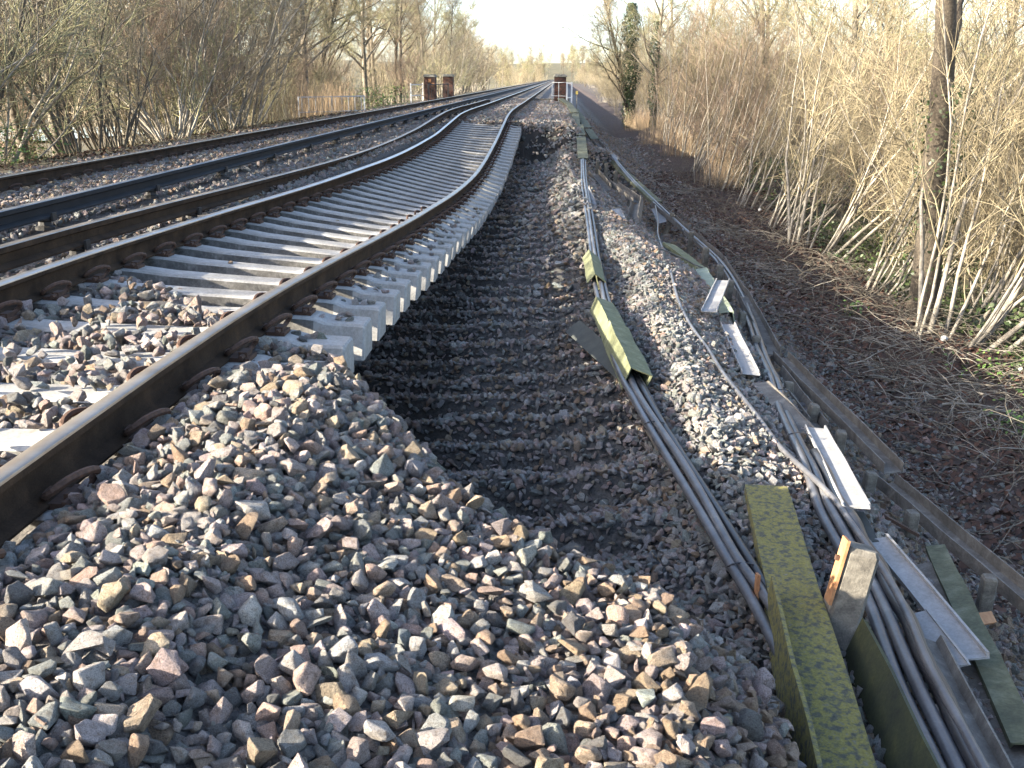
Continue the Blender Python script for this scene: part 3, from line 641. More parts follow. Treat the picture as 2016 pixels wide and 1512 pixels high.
# lower route
CH = [(2.53, 20.3, -1.79), (2.72, 17.2, -1.80), (2.41, 13.2, -1.60), (2.10, 9.7, -1.45)]
tray('trough_channel', (2.28, 24.4, -1.80), (2.55, 20.4, -1.86), .16, .10, M['drift'], 'farthest open channel of the lower route, below the olive lids', 'channel')
tray('trough_channel', (2.56, 20.2, -1.87), (2.73, 17.3, -1.88), .16, .10, M['drift'], 'second open channel of the lower route, beside the hanging channel', 'channel')
tray('trough_channel', (2.74, 17.1, -1.88), (2.45, 13.3, -1.70), .16, .10, M['drift'], 'bowed open channel of the lower route, right of the lime boards', 'channel', sag=.03)
tray('trough_channel', (2.44, 13.2, -1.67), (2.13, 9.75, -1.53), .15, .09, M['drift'], 'open channel of the lower route just above the long empty one', 'channel')
tray('trough_channel', (2.16, 9.55, -1.51), (2.44, 6.95, -1.64), .15, .08, M['drift'], 'long empty weathered channel in the middle of the lower route', 'channel')
tray('trough_channel', (2.28, 6.62, -1.60), (2.68, 4.6, -1.70), .15, .08, M['drift'], 'nearest empty channel running out at the right edge', 'channel')
tray('trough_channel', (1.98, 9.05, -1.50), (1.97, 7.35, -1.47), .15, .09, M['drift'], 'fallen empty channel between the lower cables and the posts', 'channel', roll=-14)
PT = [((2.09, 8.2, -1.45), 'post beside the fallen empty channel'), ((2.16, 7.6, -1.46), 'post behind the end of the fallen empty channel'), ((2.24, 7.1, -1.50), 'post near the low end of the long empty channel'), ((2.27, 6.45, -1.56), 'post at the gap between the two empty channels'), ((2.33, 5.8, -1.56), 'post above the mossy green board'), ((2.50, 5.05, -1.60), 'nearest of the lower posts, at the right edge'), ((2.10, 9.7, -1.44), 'post where the lower cables leave the channel'), ((2.19, 11.0, -1.49), 'post right of the crossed silver channel'), ((2.44, 13.3, -1.58), 'post right of the pale green channel'), ((2.59, 15.2, -1.71), 'post right of the lime green board'), ((2.67, 17.3, -1.79), 'post right of the dark fallen board'), ((2.66, 19.2, -1.79), 'post by the bowed channel of the lower route'), ((2.60, 22.0, -1.80), 'leaning post below the short pale lid'), ((2.04, 26.0, -1.69), 'post leaning against the lowest olive lid'), ((1.72, 28.5, -1.48), 'third of the far posts under the olive lids'), ((1.50, 29.5, -1.35), 'second of the far posts under the olive lids'), ((1.27, 29.5, -1.29), 'first of the far posts under the olive lids')]
for q, (p, lb) in enumerate(PT):
    post(p, .5, .075 if q < 9 else .10, 'grey ' + lb, lean=(0, 14) if q in (12, 13) else ((4, 3) if q % 3 else (-3, 2)))
C2 = [(1.62, 31.5, -1.22), (1.95, 28.2, -1.52), (2.26, 24.5, -1.72), (2.51, 20.5, -1.82), (2.66, 17.4, -1.82), (2.62, 15.5, -1.80), (2.40, 12.9, -1.70), (2.06, 10.3, -1.45), (1.88, 9.0, -1.36), (1.74, 7.8, -1.30), (1.63, 6.9, -1.23), (1.53, 6.0, -1.165), (1.45, 5.2, -1.11), (1.43, 4.7, -1.10), (1.41, 4.25, -1.10), (1.36, 3.75, -1.06), (1.29, 3.2, -1.02), (1.22, 2.6, -.97), (1.14, 1.8, -.92)]
cable('signal_cable', C2, .026, M['cable'], 'left cable of the lower bundle sliding out of its trough', off=(-.03, .0), group='cables of the lower route', ties=(.52, .60))
cable('signal_cable', C2, .026, M['cable'], 'middle cable of the lower bundle sliding out of its trough', off=(.025, .012), group='cables of the lower route')
cable('signal_cable', C2[11:], .034, M['cabledark'], 'thick black cable on the right of the lower bundle', off=(.09, .02), group='cables of the lower route')
C3 = [(2.26, 24.0, -1.74), (1.95, 20.0, -1.62), (1.68, 17.0, -1.47), (1.29, 11.5, -1.06), (1.19, 9.2, -1.04), (1.24, 7.9, -1.05), (1.28, 6.9, -1.05), (1.34, 6.1, -1.06), (1.42, 5.6, -1.07), (1.49, 5.0, -1.06), (1.50, 4.5, -1.05), (1.45, 3.8, -1.02), (1.37, 3.2, -.96), (1.28, 2.4, -.90)]
cable('signal_cable', C3, .017, M['cable'], 'single loose cable looping over the gravel ridge')
cable('signal_cable', [(.54, 13.0, -1.04), (.9, 13.1, -1.01), (1.27, 13.2, -1.02), (1.62, 13.35, -1.17), (1.97, 13.5, -1.36)], .010, M['drift'], 'thin taut cord crossing the gravel between the two routes', cat='cord')
tray('cable_cover', (1.02, 36.5, -.62), (1.16, 33.9, -.80), .26, .06, M['olive'], 'first olive lid of the lower route, on the bank behind the washout', 'lid', inv=True)
tray('cable_cover', (.70, 47.0, -.22), (1.0, 36.8, -.58), .28, .06, M['olive'], 'far olive lid of the lower route below the white gate', 'lid', inv=True)
tray('trough_channel', (1.18, 33.6, -.95), (1.58, 31.6, -1.30), .22, .12, M['drift'], 'open grey channel at the broken far end of the lower route', 'channel')
tray('cable_cover', (1.60, 32.0, -1.22), (1.80, 30.0, -1.42), .24, .07, M['olive'], 'uppermost of three olive lids on the lower route', 'lid', inv=True)
tray('cable_cover', (1.81, 29.9, -1.43), (2.02, 27.8, -1.54), .24, .07, M['olive'], 'middle of three olive lids on the lower route', 'lid', inv=True)
tray('cable_cover', (2.03, 27.6, -1.55), (2.33, 24.3, -1.70), .24, .07, M['olive'], 'lowest and longest of three olive lids on the lower route', 'lid', inv=True)
tray('cable_cover', (1.42, 32.6, -1.05), (1.72, 31.0, -1.25), .16, .02, M['silver'], 'pale lid sticking out beside the broken far channel', 'lid', roll=30)
tray('trough_channel', (.88, 26.0, -1.26), (1.08, 23.3, -1.36), .26, .16, M['drift'], 'V-shaped fallen channel at the far foot of the ridge', 'channel', roll=6)
tray('cable_cover', (1.035, 18.4, -1.17), (1.03, 16.4, -1.12), .15, .025, M['silver'], 'bright white lid lying alone on the brown gravel', 'lid')
tray('trough_channel', (1.27, 24.0, -1.32), (1.68, 21.9, -1.46), .20, .13, M['drift'], 'far channel tipped against the hanging one', 'channel', roll=-10)
tray('trough_channel', (1.70, 21.7, -1.45), (1.34, 17.8, -1.36), .22, .14, M['drift'], 'tall grey channel hanging down towards the white lid', 'channel', roll=25)
tray('trough_board', (1.36, 16.9, -1.30), (1.72, 15.0, -1.43), .19, 0, M['darkgrp'], 'dark fallen board at the foot of the hanging channel', 'board', roll=-12)
tray('cable_cover', (2.28, 24.0, -1.83), (2.24, 22.0, -1.90), .20, .02, M['silver'], 'short pale lid under the start of the loose cable', 'lid', roll=15)
tray('cable_cover', (1.68, 15.4, -1.30), (1.97, 13.7, -1.38), .19, .05, M['lime'], 'bright lime green board lying on the brown gravel', 'lid', inv=True, roll=-14)
tray('cable_cover', (1.83, 12.9, -1.24), (1.75, 10.35, -1.22), .145, .12, M['palegreen'], 'pale green upturned channel under the crossed silver one', 'channel', inv=True, roll=10)
tray('trough_channel', (1.90, 11.6, -1.14), (1.45, 9.55, -1.06), .15, .03, M['silver'], 'silver channel lying crossed over the pale green one', 'channel')
tray('trough_channel', (1.645, 9.6, -1.19), (1.52, 7.7, -1.14), .14, .035, M['silver'], 'straight silver tray below the crossed pair', 'channel')
tray('cable_cover', (1.58, 7.6, -1.17), (1.76, 6.4, -1.26), .14, .015, M['drift'], 'thin grey lid under the lower cables', 'lid', roll=8)
tray('trough_channel', (1.76, 6.6, -1.19), (1.57, 4.95, -1.06), .14, .028, M['silver'], 'long white tray beside the lower cables', 'channel')
tray('trough_board', (1.60, 5.12, -1.15), (1.56, 4.70, -1.13), .13, 0, M['darkgrp'], 'small dark plate at the end of the white tray', 'board')
tray('trough_channel', (1.62, 4.75, -1.13), (1.72, 3.72, -1.18), .115, .028, M['silver'], 'silver tray right of the big concrete post', 'channel', roll=6)
tray('cable_cover', (2.14, 5.3, -1.42), (1.66, 3.12, -1.13), .105, .03, M['olive'], 'long mossy green board laid across the silver tray', 'board', inv=True, roll=10)
tray('trough_board', (2.03, 5.1, -1.44), (1.86, 4.2, -1.35), .12, 0, M['drift'], 'grey plank half under the far end of the mossy board', 'board', roll=20)
tray('trough_channel', (1.80, 4.0, -1.31), (1.52, 2.6, -1.12), .14, .04, M['drift'], 'weathered grey channel below the near end of the mossy board', 'channel', roll=8)
tray('trough_board', (1.185, 3.58, -1.02), (1.08, 2.0, -.93), .19, 0, M['mossdark'], 'dark green upright trough side by the thick black cable', 'board', roll=68, t=.008)
tray('trough_channel', (1.50, 3.72, -1.10), (1.34, 2.2, -1.0), .12, .05, M['drift'], 'worn grey channel under the thick black cable', 'channel', roll=-22)
tray('cable_cover', (1.55, 3.95, -1.12), (1.57, 3.55, -1.12), .12, .02, M['silver'], 'broken silver scrap beside the thick black cable', 'lid', roll=15)
tray('rusty_bar', (1.98, 5.7, -1.42), (2.20, 5.72, -1.55), .05, 0, M['clip'], 'rusty bar lying beside the post above the mossy board', 'bracket')
tray('rusty_bar', (1.96, 4.35, -1.36), (2.14, 4.5, -1.42), .06, 0, M['rustplate'], 'bent rusty bar below the nearest empty channel', 'bracket', roll=40)

# ------------------------------------------------------------------ bridge parapets, gates and railings in the distance
def pillar(x, y, w, zb, zt, label):
    e = setp(empty('brick_pillar', (x, y, zb)), label, 'pillar', 'brick bridge pillars')
    b = MB(); b.box((0, 0, (zt - zb) / 2), (w, w, zt - zb)); b.build('brick_shaft', M['brick'], e)
    b = MB(); b.box((0, 0, zt - zb + .05), (w * 1.14, w * 1.14, .10)); b.box((0, 0, zt - zb + .13), (w * .98, w * .98, .06)); b.build('cap_stone', M['stonecap'], e, bevel=.02)
    return e
pillar(.03, 61.0, .68, -.6, 1.12, 'brick pillar with a mossy cap beside the white gate')
pp = pillar(-7.60, 62.0, .66, -.7, 1.12, 'brick pillar with orange patches, nearest of the left pair')
pillar(-7.0, 66.5, .62, -.7, 1.15, 'darker brick pillar, further of the left pair')
for dx, dz in ((.02, 1.62), (.22, 1.40), (.02, 1.40)):
    b = MB(); b.box((dx - .02, -.332, dz), (.17, .02, .19)); b.build('brick_patch', M['rustplate'] if dx < .1 and dz > 1.5 or dx > .1 else M['brick'], pp)
def frame_gate(name, pts, zb, zt, rails, mt, label, cat, th=.05, nb=0):
    e = setp(empty(name, (pts[0][0], pts[0][1], zb)), label, cat); o0 = Vector((pts[0][0], pts[0][1], zb)); P = [Vector((x, y, zb)) - o0 for x, y in pts]
    for p in P: b = MB(); b.box((p.x, p.y, (zt - zb) / 2), (th, th, zt - zb)); b.build('post', mt, e)
    for z in rails:
        for a, c in zip(P, P[1:]):
            b = MB(); b.tube([(a.x, a.y, z - zb), (c.x, c.y, z - zb)], th * .42, 6); b.build('rail', mt, e)
    for q in range(nb):
        f = (q + .5) / nb * (len(P) - 1); a, c = P[int(f)], P[int(f) + 1]; p = a.lerp(c, f - int(f))
        b = MB(); b.tube([(p.x, p.y, min(rails) - zb), (p.x, p.y, max(rails) - zb)], th * .25, 5); b.build('bar', mt, e)
    return e
frame_gate('white_gate', [(.40, 57.8), (.66, 57.8)], -.75, .86, [.80, .05], M['white'], 'white painted gate frame beside the right-hand pillar', 'gate', .085)
frame_gate('pipe_railing', [(-.42, 59.5), (-.05, 58.8), (.38, 58.0)], -.45, .86, [.84, .12], M['galv'], 'thin pipe railing between the track and the white gate', 'railing', .03)
frame_gate('white_fence', [(-8.55, 60.5), (-8.05, 62.0)], -.6, .80, [.70, .10], M['white'], 'small white fence frame left of the brick pillars', 'fence', .07)
frame_gate('iron_railing', [(-7.55, 60.5), (-6.75, 64.0)], -.5, .75, [.72, -.25], M['iron'], 'dark iron railing in front of the left brick pillars', 'railing', .06, nb=9)
frame_gate('steel_railing', [(-11.0, 44.0), (-9.9, 45.5), (-8.75, 47.0)], -.75, .33, [.30, -.32], M['galv'], 'long galvanised railing against the bushes on the left', 'railing', .06, nb=10)
e = setp(empty('marker_post', (.98, 60.0, -.7)), 'small yellow marker sign on a post right of the white gate', 'sign'); b = MB(); b.box((0, 0, .45), (.04, .04, .9)); b.build('post', M['postc'], e); b = MB(); b.box((0, -.04, .98), (.13, .02, .18)); b.build('plate', M['yellow'], e)
b = MB(); b.box((-.55, 62.5, -.20), (2.2, .45, .22)); o = b.build('bridge_kerb', M['postc']); setp(o, 'dark concrete kerb across the ballast by the right pillar', 'kerb')


# ------------------------------------------------------------------ bare winter trees and shrubs
def grow(rg, p, d, L, n, wander, curve, r0, r1):
    """one branch: polyline wandering from p along d; curve is added to the heading over its length"""
    P = [np.array(p, float)]; d = np.array(d, float); d /= np.linalg.norm(d); st = L / (n - 1)
    for _ in range(n - 1):
        d = d + rg.normal(0, wander, 3) + np.array(curve) / (n - 1); d /= np.linalg.norm(d); P.append(P[-1] + d * st)
    return np.array(P), np.linspace(r0, r1, n)
def along(P, t):
    f = t * (len(P) - 1); i = min(int(f), len(P) - 2); a = f - i; d = P[i + 1] - P[i]
    return P[i] * (1 - a) + P[i + 1] * a, d / (np.linalg.norm(d) + 1e-9)
def side(rg, d, ang):
    v = rg.normal(size=3); v -= d * (v @ d); v /= np.linalg.norm(v) + 1e-9
    return d * math.cos(ang) + v * math.sin(ang)
def shrub(rg, stems, H, spread, lean, r0, nb, nt, base=.35, up=.5, tlen=.24, tr=.0054, tmin=.22, wander=.09):
    S, T = [], []
    for _ in range(stems):
        a = rg.uniform(0, 6.283); p = (base * rg.uniform(0, 1) * math.cos(a), base * rg.uniform(0, 1) * math.sin(a), -.15)
        d = np.array([lean[0] + spread * math.cos(a) * rg.uniform(.3, 1.2), lean[1] + spread * math.sin(a) * rg.uniform(.3, 1.2), 1.0])
        L = H * rg.uniform(.55, 1.1); P, rr = grow(rg, p, d, L, 9, wander, (0, 0, up), r0 * rg.uniform(.5, 1.15), .006); S.append((P, rr))
        for _ in range(nb):
            t = rg.uniform(tmin, .97); q, dd = along(P, t); bl = L * rg.uniform(.16, .36) * (1.15 - .5 * t)
            B, br = grow(rg, q, side(rg, dd, rg.uniform(.35, .85)), bl, 6, .13, (0, 0, .25), max(.0055, r0 * .42 * (1 - t * .6)), .0035); T.append((B, br))
            for _ in range(nt):
                t2 = rg.uniform(.12, 1.0); q2, d2 = along(B, t2)
                T.append(grow(rg, q2, side(rg, d2, rg.uniform(.3, .9)), H * tlen * rg.uniform(.25, 1.0) * .6, 4, .16, (0, 0, .15), tr, tr * .55))
    return S, T
def bare_tree(rg, H, r0, limbs, nb, nt, nx=3, crown=.35, ang=(.5, 1.0), lean=(0, 0), tr=.007):
    S, T = [], []
    P, rr = grow(rg, (0, 0, -.4), (lean[0], lean[1], 1), H, 14, .035, (0, 0, .1), r0, .03); rr[0] *= 1.45; rr[1] *= 1.08; S.append((P, rr))
    for q in range(limbs):
        t = crown + (1 - crown) * (q + rg.uniform(0, 1)) / limbs * .97; p, d = along(P, t); L = H * rg.uniform(.22, .45) * (1.2 - .75 * t)
        B, br = grow(rg, p, side(rg, d, rg.uniform(*ang)), L, 9, .13, (0, 0, .35), max(.02, r0 * .45 * (1.1 - t)), .012); S.append((B, br))
        for _ in range(nb):
            t2 = rg.uniform(.2, 1.0); p2, d2 = along(B, t2)
            Cc, cr = grow(rg, p2, side(rg, d2, rg.uniform(.4, .95)), L * rg.uniform(.2, .5), 6, .16, (0, 0, .25), .014, .007); T.append((Cc, cr))
            for _ in range(nt):
                p3, d3 = along(Cc, rg.uniform(.15, 1.0)); D_, dr = grow(rg, p3, side(rg, d3, rg.uniform(.35, .9)), rg.uniform(.35, 1.0), 5, .17, (0, 0, .12), tr, tr * .6); T.append((D_, dr))
                for _ in range(nx):
                    p4, d4 = along(D_, rg.uniform(.2, 1.0)); T.append(grow(rg, p4, side(rg, d4, rg.uniform(.3, .9)), rg.uniform(.15, .5), 3, .15, (0, 0, .05), tr * .75, tr * .45))
    return S, T
def branch_mesh(name, polys, n, mt):
    VV, FF = tube_np(polys, n); return quad_mesh(name, VV, np.array(FF), [mt])
class Plant:
    def __init__(s, kind, S, T, ms, mt, n=6):
        s.kind = kind; s.a = branch_mesh('stems', S, n, ms); s.b = branch_mesh('twigs', T, 3, mt); s.na, s.nb = ('trunk', 'crown') if 'tree' in kind else ('stem', 'twigs')
    def place(s, x, y, rz, sc_, label, cat, group, z=None, extra=None, tilt=(0, 0)):
        e = empty(s.kind, (x, y, zg(x, y) - .05 if z is None else z)); e.rotation_euler = (tilt[0], tilt[1], rz); e.scale = (sc_, sc_, sc_); setp(e, label, cat, group)
        link(s.na, s.a, e); link(s.nb, s.b, e)
        if extra: link(extra[0], extra[1], e)
        return e
rg = np.random.RandomState(21)
ROOT = [Plant('bare_shrub', *shrub(rg, 11, 4.8, .75, (0, 0), .026, 12, 6, up=.35, wander=.13), M['bark_pale'], M['twig']),
        Plant('bare_shrub', *shrub(rg, 10, 4.2, .95, (.15, 0), .030, 13, 6, up=.4, wander=.15), M['bark_pale'], M['twig_olive']),
        Plant('bare_shrub', *shrub(rg, 12, 5.4, .60, (0, .1), .028, 12, 6, up=.3, wander=.12), M['bark_dark'], M['twig']),
        Plant('bare_shrub', *shrub(rg, 18, 4.8, .42, (0, 0), .014, 9, 8, base=.8, wander=.08), M['bark_mid'], M['twig_red'])]
COP = [Plant('coppice_stool', *shrub(rg, 14, 7.0, .45, (.70, -.05), .036, 10, 8, base=.95, up=.60, tmin=.16, wander=.085), M['bark_pale'], M['twig_gold']),
       Plant('coppice_stool', *shrub(rg, 14, 7.6, .50, (.48, .1), .046, 11, 8, base=.85, up=.55, tmin=.18, wander=.085), M['bark_pale'], M['twig_gold']),
       Plant('coppice_stool', *shrub(rg, 17, 6.4, .35, (.30, 0), .028, 10, 8, base=1.2, up=.4, tmin=.16, wander=.07), M['bark_pale'], M['twig_red'])]
GOLD = [Plant('bare_shrub', *shrub(rg, 14, 6.4, .60, (.2, 0), .028, 13, 7, tlen=.22, tr=.0062, wander=.12), M['bark_pale'], M['twig_gold']),
        Plant('bare_shrub', *shrub(rg, 12, 7.4, .50, (.1, 0), .030, 14, 7, tlen=.20, tr=.0062, wander=.11), M['bark_mid'], M['twig_gold'])]
TREE = [Plant('bare_tree', *bare_tree(rg, 11.5, .17, 22, 9, 6, 4), M['bark_dark'], M['twig'], 8),
        Plant('bare_tree', *bare_tree(rg, 13.5, .20, 24, 9, 6, 4, crown=.22), M['bark_mid'], M['twig_olive'], 8),
        Plant('bare_tree', *bare_tree(rg, 10.0, .13, 26, 8, 6, 4, crown=.12, ang=(.3, .7)), M['bark_dark'], M['twig_gold'], 8)]
# ivy wrapped round a trunk: small leaves
def leaves(name, P, Nrm, size, mt, rs_):
    n = len(P); a = rs_.normal(size=(n, 3)); a -= Nrm * (a * Nrm).sum(1, keepdims=True); a /= np.linalg.norm(a, axis=1, keepdims=True) + 1e-9; b = np.cross(Nrm, a)
    s = size * rs_.uniform(.6, 1.3, (n, 1)); c = Nrm * s * rs_.uniform(.1, .5, (n, 1))
    V = np.stack([P - a * s, P - b * s * .6 + c, P + a * s, P + b * s * .6 + c], 1).reshape(-1, 3)
    return quad_mesh(name, V, np.arange(4 * n).reshape(-1, 4), [mt], smooth=False)
def ivy_mesh(H, r, n, seed, ls=.075, bg=1.0):
    q = np.random.RandomState(seed); z = q.uniform(0, 1, n) ** .8 * H; th = q.uniform(0, 6.283, n); bul = .25 + .9 * np.abs(np.sin(z * 1.1 + seed)) * np.sin(np.pi * z / H) ** .5
    rad = r + bg * bul * q.uniform(.2, 1, n) ** .6; Nn = np.stack([np.cos(th), np.sin(th), q.normal(.25, .4, n)], -1); Nn /= np.linalg.norm(Nn, axis=1, keepdims=True)
    return leaves('ivy', np.stack([rad * np.cos(th), rad * np.sin(th), z], -1), Nn, ls, M['ivy'], q)
IVY = [ivy_mesh(7.5, .12, 4200, 1, .07, .6), ivy_mesh(7.0, .10, 1800, 2, .06, .35)]
pr = random.Random(77)
# left side: shrubs right behind the far track, denser rows behind, then trees
LG = 'shrubs left of the tracks'
LZ = ['bare shrub of the front row near the left edge, right behind the far rail', 'bare shrub of the front row between the left edge and the galvanised railing', 'bare shrub between the galvanised railing and the white fence', 'bare shrub in the second row behind the front shrubs on the left', 'bare shrub beyond the brick pillars on the left of the line', 'bare shrub in the deep thicket behind the pillars on the left']
for (y0, y1, n, x0, x1), LB in zip(((11, 26, 10, -9.6, -10.6), (26, 42, 10, -9.8, -11.5), (50, 60, 4, -9.6, -11), (14, 60, 26, -12.4, -16), (64, 130, 26, -8.6, -12), (60, 160, 24, -12, -18)), LZ):
    for q in range(n):
        y = y0 + (y1 - y0) * (q + pr.random()) / n; x = pr.uniform(x1, x0)
        if 37 < y < 67: x = min(x, -12.9 - pr.random())
        PL = ROOT[pr.choice((0, 1, 2, 0, 1, 2, 0, 1, 2, 3))]; PL.place(x, y, pr.uniform(0, 6.28), pr.uniform(.85, 1.3), LB, 'shrub', LG)
for x, y, s_ in ((-10.6, 27.5, 1.05), (-11.2, 30.5, 1.1), (-10.4, 34, 1.0), (-13.5, 38, 1.1)): ROOT[3].place(x, y, pr.uniform(0, 6), s_, 'reddish thin-stemmed shrub in the sunlit part of the left thicket', 'shrub', 'reddish shrubs left of the tracks')
LT = 'bare tree rising behind the shrubs left of the tracks'
for x, y, k, s_ in ((-13.5, 21, 1, .8), (-12.8, 24.5, 0, .85), (-12.5, 33, 2, .9), (-13, 36.5, 1, .85), (-13.2, 41, 0, .9), (-14.5, 49, 2, .9), (-14.2, 56, 1, .8), (-10.8, 71, 0, .85), (-11, 86, 1, .85), (-10.4, 98, 0, .7), (-10.2, 110, 1, .6), (-16, 24, 0, 1.0), (-15, 31, 1, .95), (-17.5, 34, 0, 1.1), (-14.5, 38, 1, 1.0), (-14, 46, 0, 1.0), (-16, 52, 1, 1.05), (-13.5, 58, 2, 1.2), (-21, 60, 1, 1.2), (-12.5, 68, 1, .95), (-12, 76, 0, 1.0), (-15, 84, 1, 1.05), (-11.5, 92, 2, 1.0), (-12.5, 104, 1, .9), (-10.5, 118, 0, .65), (-13, 130, 1, .65), (-10.2, 146, 2, .6), (-12, 165, 0, .6), (-10, 185, 1, .5), (-26, 70, 0, 1.2), (-30, 95, 1, 1.2), (-24, 110, 0, 1.1), (-38, 90, 1, 1.2), (-45, 110, 0, 1.2), (-13.2, 27, 1, .9), (-18, 28.5, 0, 1.0), (-16.5, 43, 1, 1.1), (-19, 48, 0, 1.1), (-12.8, 52.5, 1, .95), (-15.5, 63, 0, 1.1), (-18, 72, 1, 1.2), (-14, 80, 0, 1.1), (-17, 95, 1, 1.2), (-15, 110, 0, .9), (-12, 124, 1, .7), (-16, 140, 0, .75), (-13, 155, 1, .6), (-23, 38, 1, 1.1), (-25, 52, 0, 1.1), (-40, 62, 0, 1.2), (-50, 80, 1, 1.2)):
    TREE[k].place(x, y, pr.uniform(0, 6.28), s_ * pr.uniform(.92, 1.08), LT, 'tree', 'trees left of the tracks')
# trees and shrubs further back along the left, out of the picture, that shade the line
for x, y, k, s_ in ((-12, 13.5, 0, .9), (-13.5, 9, 1, .85), (-13, 4.2, 1, .75), (-13, -8, 1, .9), (-20, 16, 0, 1.0)):
    TREE[k].place(x, y, pr.uniform(0, 6.28), s_, LT, 'tree', 'trees left of the tracks')
for x, y in ((-10.5, 10.6), (-10.2, 8.2), (-11, 5.8), (-10.6, 3.6), (-12, 4.8), (-12.2, 7.2), (-10.5, -4.5)):
    ROOT[pr.choice((0, 1, 2))].place(x, y, pr.uniform(0, 6.28), pr.uniform(.75, .95), LZ[0], 'shrub', LG)
# right side: leaning coppice stools along the foot of the bank
RS = [((6.32, 15.9), 1, 1.0, 'nearest coppice stool with pale stems leaning right, by the big trunk'), ((7.6, 17.6), 0, 1.05, 'coppice stool of pale stems just behind the nearest one'), ((6.6, 20.5), 0, .9, 'low coppice stool left of the big ivy-hung trunk'), ((6.4, 25.6), 1, 1.05, 'coppice stool with long pale stems in the middle of the right bank'), ((6.2, 28.2), 0, 1.0, 'coppice stool just beyond the long pale stems'), ((5.9, 31.5), 0, .95, 'coppice stool at the foot of the dark slope'), ((5.5, 36), 2, 1.0, 'thin-stemmed coppice stool behind the reddish reeds'), ((5.6, 40.5), 0, 1.0, 'coppice stool further along the right bank'), ((5.5, 46), 2, 1.05, 'straight-stemmed coppice stool above the shaded slope'), ((5.8, 52), 1, .95, 'distant coppice stool with parallel leaning stems'), ((6.0, 59), 2, 1.0, 'most distant coppice stool on the right bank')]
for (x, y), k, s_, lb in RS: COP[k].place(x, y, pr.uniform(-.35, .35), s_, lb, 'shrub', 'coppice stools on the right bank')
RZ = ['tangled golden shrub right behind the big trunk and the nearest stool', 'golden-brown shrub in the second row of the sunlit thicket on the right', 'golden shrub behind the coppice stools in the middle of the right bank', 'golden shrub above the orange reeds on the right', 'shrub at the back of the sunlit thicket on the right', 'shrub beyond the ivy-clad trees on the right of the line']
for (y0, y1, n, x0, x1), RB in zip(((13, 30, 12, 8.4, 11.5), (18, 45, 16, 10.5, 16), (30, 60, 16, 7.4, 11), (45, 70, 10, 6.8, 10), (20, 60, 12, 15, 22), (62, 150, 28, 5.2, 10)), RZ):
    for q in range(n):
        y = y0 + (y1 - y0) * (q + pr.random()) / n; x = pr.uniform(x0, x1)
        (GOLD + [COP[2], ROOT[3]])[pr.choice((0, 1, 0, 1, 2, 3))].place(x, y, pr.uniform(-.6, .6), pr.uniform(.8, 1.1) * (1 if y < 90 else .75), RB, 'shrub', 'shrubs on the right bank')
S, T = bare_tree(np.random.RandomState(5), 13, .25, 13, 8, 5, crown=.34, ang=(.55, 1.1), lean=(-.045, .02))
BIG = Plant('bare_tree', S, T, M['bark_trunk'], M['twig_gold'], 12)
BIG.place(6.32, 17.4, .4, 1.0, 'big dark trunk standing among the pale stems on the right', 'tree', None, extra=('ivy', ivy_mesh(4.0, .22, 700, 4, .035, .45)))
for x, y, k, s_ in ((11.5, 24, 1, 1.0), (13, 32, 0, 1.05), (10, 37, 1, .95), (14, 44, 2, 1.1), (9.5, 50, 1, 1.0), (12, 60, 0, 1.1), (16, 22, 0, 1.1), (20, 34, 1, 1.2), (22, 50, 0, 1.2), (8.5, 72, 2, 1.1), (9, 84, 1, 1.0), (8, 98, 0, .75), (9, 112, 2, .75), (9, 130, 1, .6), (10, 150, 0, .6), (10, 175, 2, .55)):
    TREE[k].place(x, y, pr.uniform(0, 6.28), s_ * pr.uniform(.92, 1.08), 'bare tree standing behind the thicket on the right', 'tree', 'trees on the right bank')
for (x, y, k, s_, lb), iv in zip(((4.6, 70, 2, 1.05, 'slender tree wrapped in bright green ivy beside the line'), (5.6, 63, 1, .9, 'curving ivy-clad tree right of the green one')), IVY):
    TREE[k].place(x, y, 1.2, s_, lb, 'tree', None, extra=('ivy', iv))
# woods closing the view far down the line
for q in range(150):
    if q < 36: y = pr.uniform(190, 430); x = pr.choice((-1, 1)) * pr.uniform(9, 20); z_ = -2.0; sc_ = pr.uniform(.42, .62); lb = 'small distant bare tree lining the track before the hill'
    else: y = pr.uniform(560, 840); x = pr.uniform(-75, 75); z_ = float(hillz(x, y)) - .5; sc_ = pr.uniform(.85, 1.3); lb = 'distant bare tree of the wood where the line disappears'
    if q >= 36 and y < 640 and abs(x) < 10: x = math.copysign(12, x)
    TREE[pr.choice((0, 1, 2))].place(x, y, pr.uniform(0, 6.28), sc_, lb, 'tree', 'distant trees down the line', z=z_)
for q in range(44):
    y = pr.uniform(130, 520); x = pr.choice((-1, 1)) * pr.uniform(6.5, 12)
    (ROOT[:3] + GOLD)[pr.randrange(5)].place(x, y, pr.uniform(0, 6.28), pr.uniform(.5, .8), 'distant shrub at the trackside beyond the bridge', 'shrub', 'distant shrubs down the line', z=-1.2)

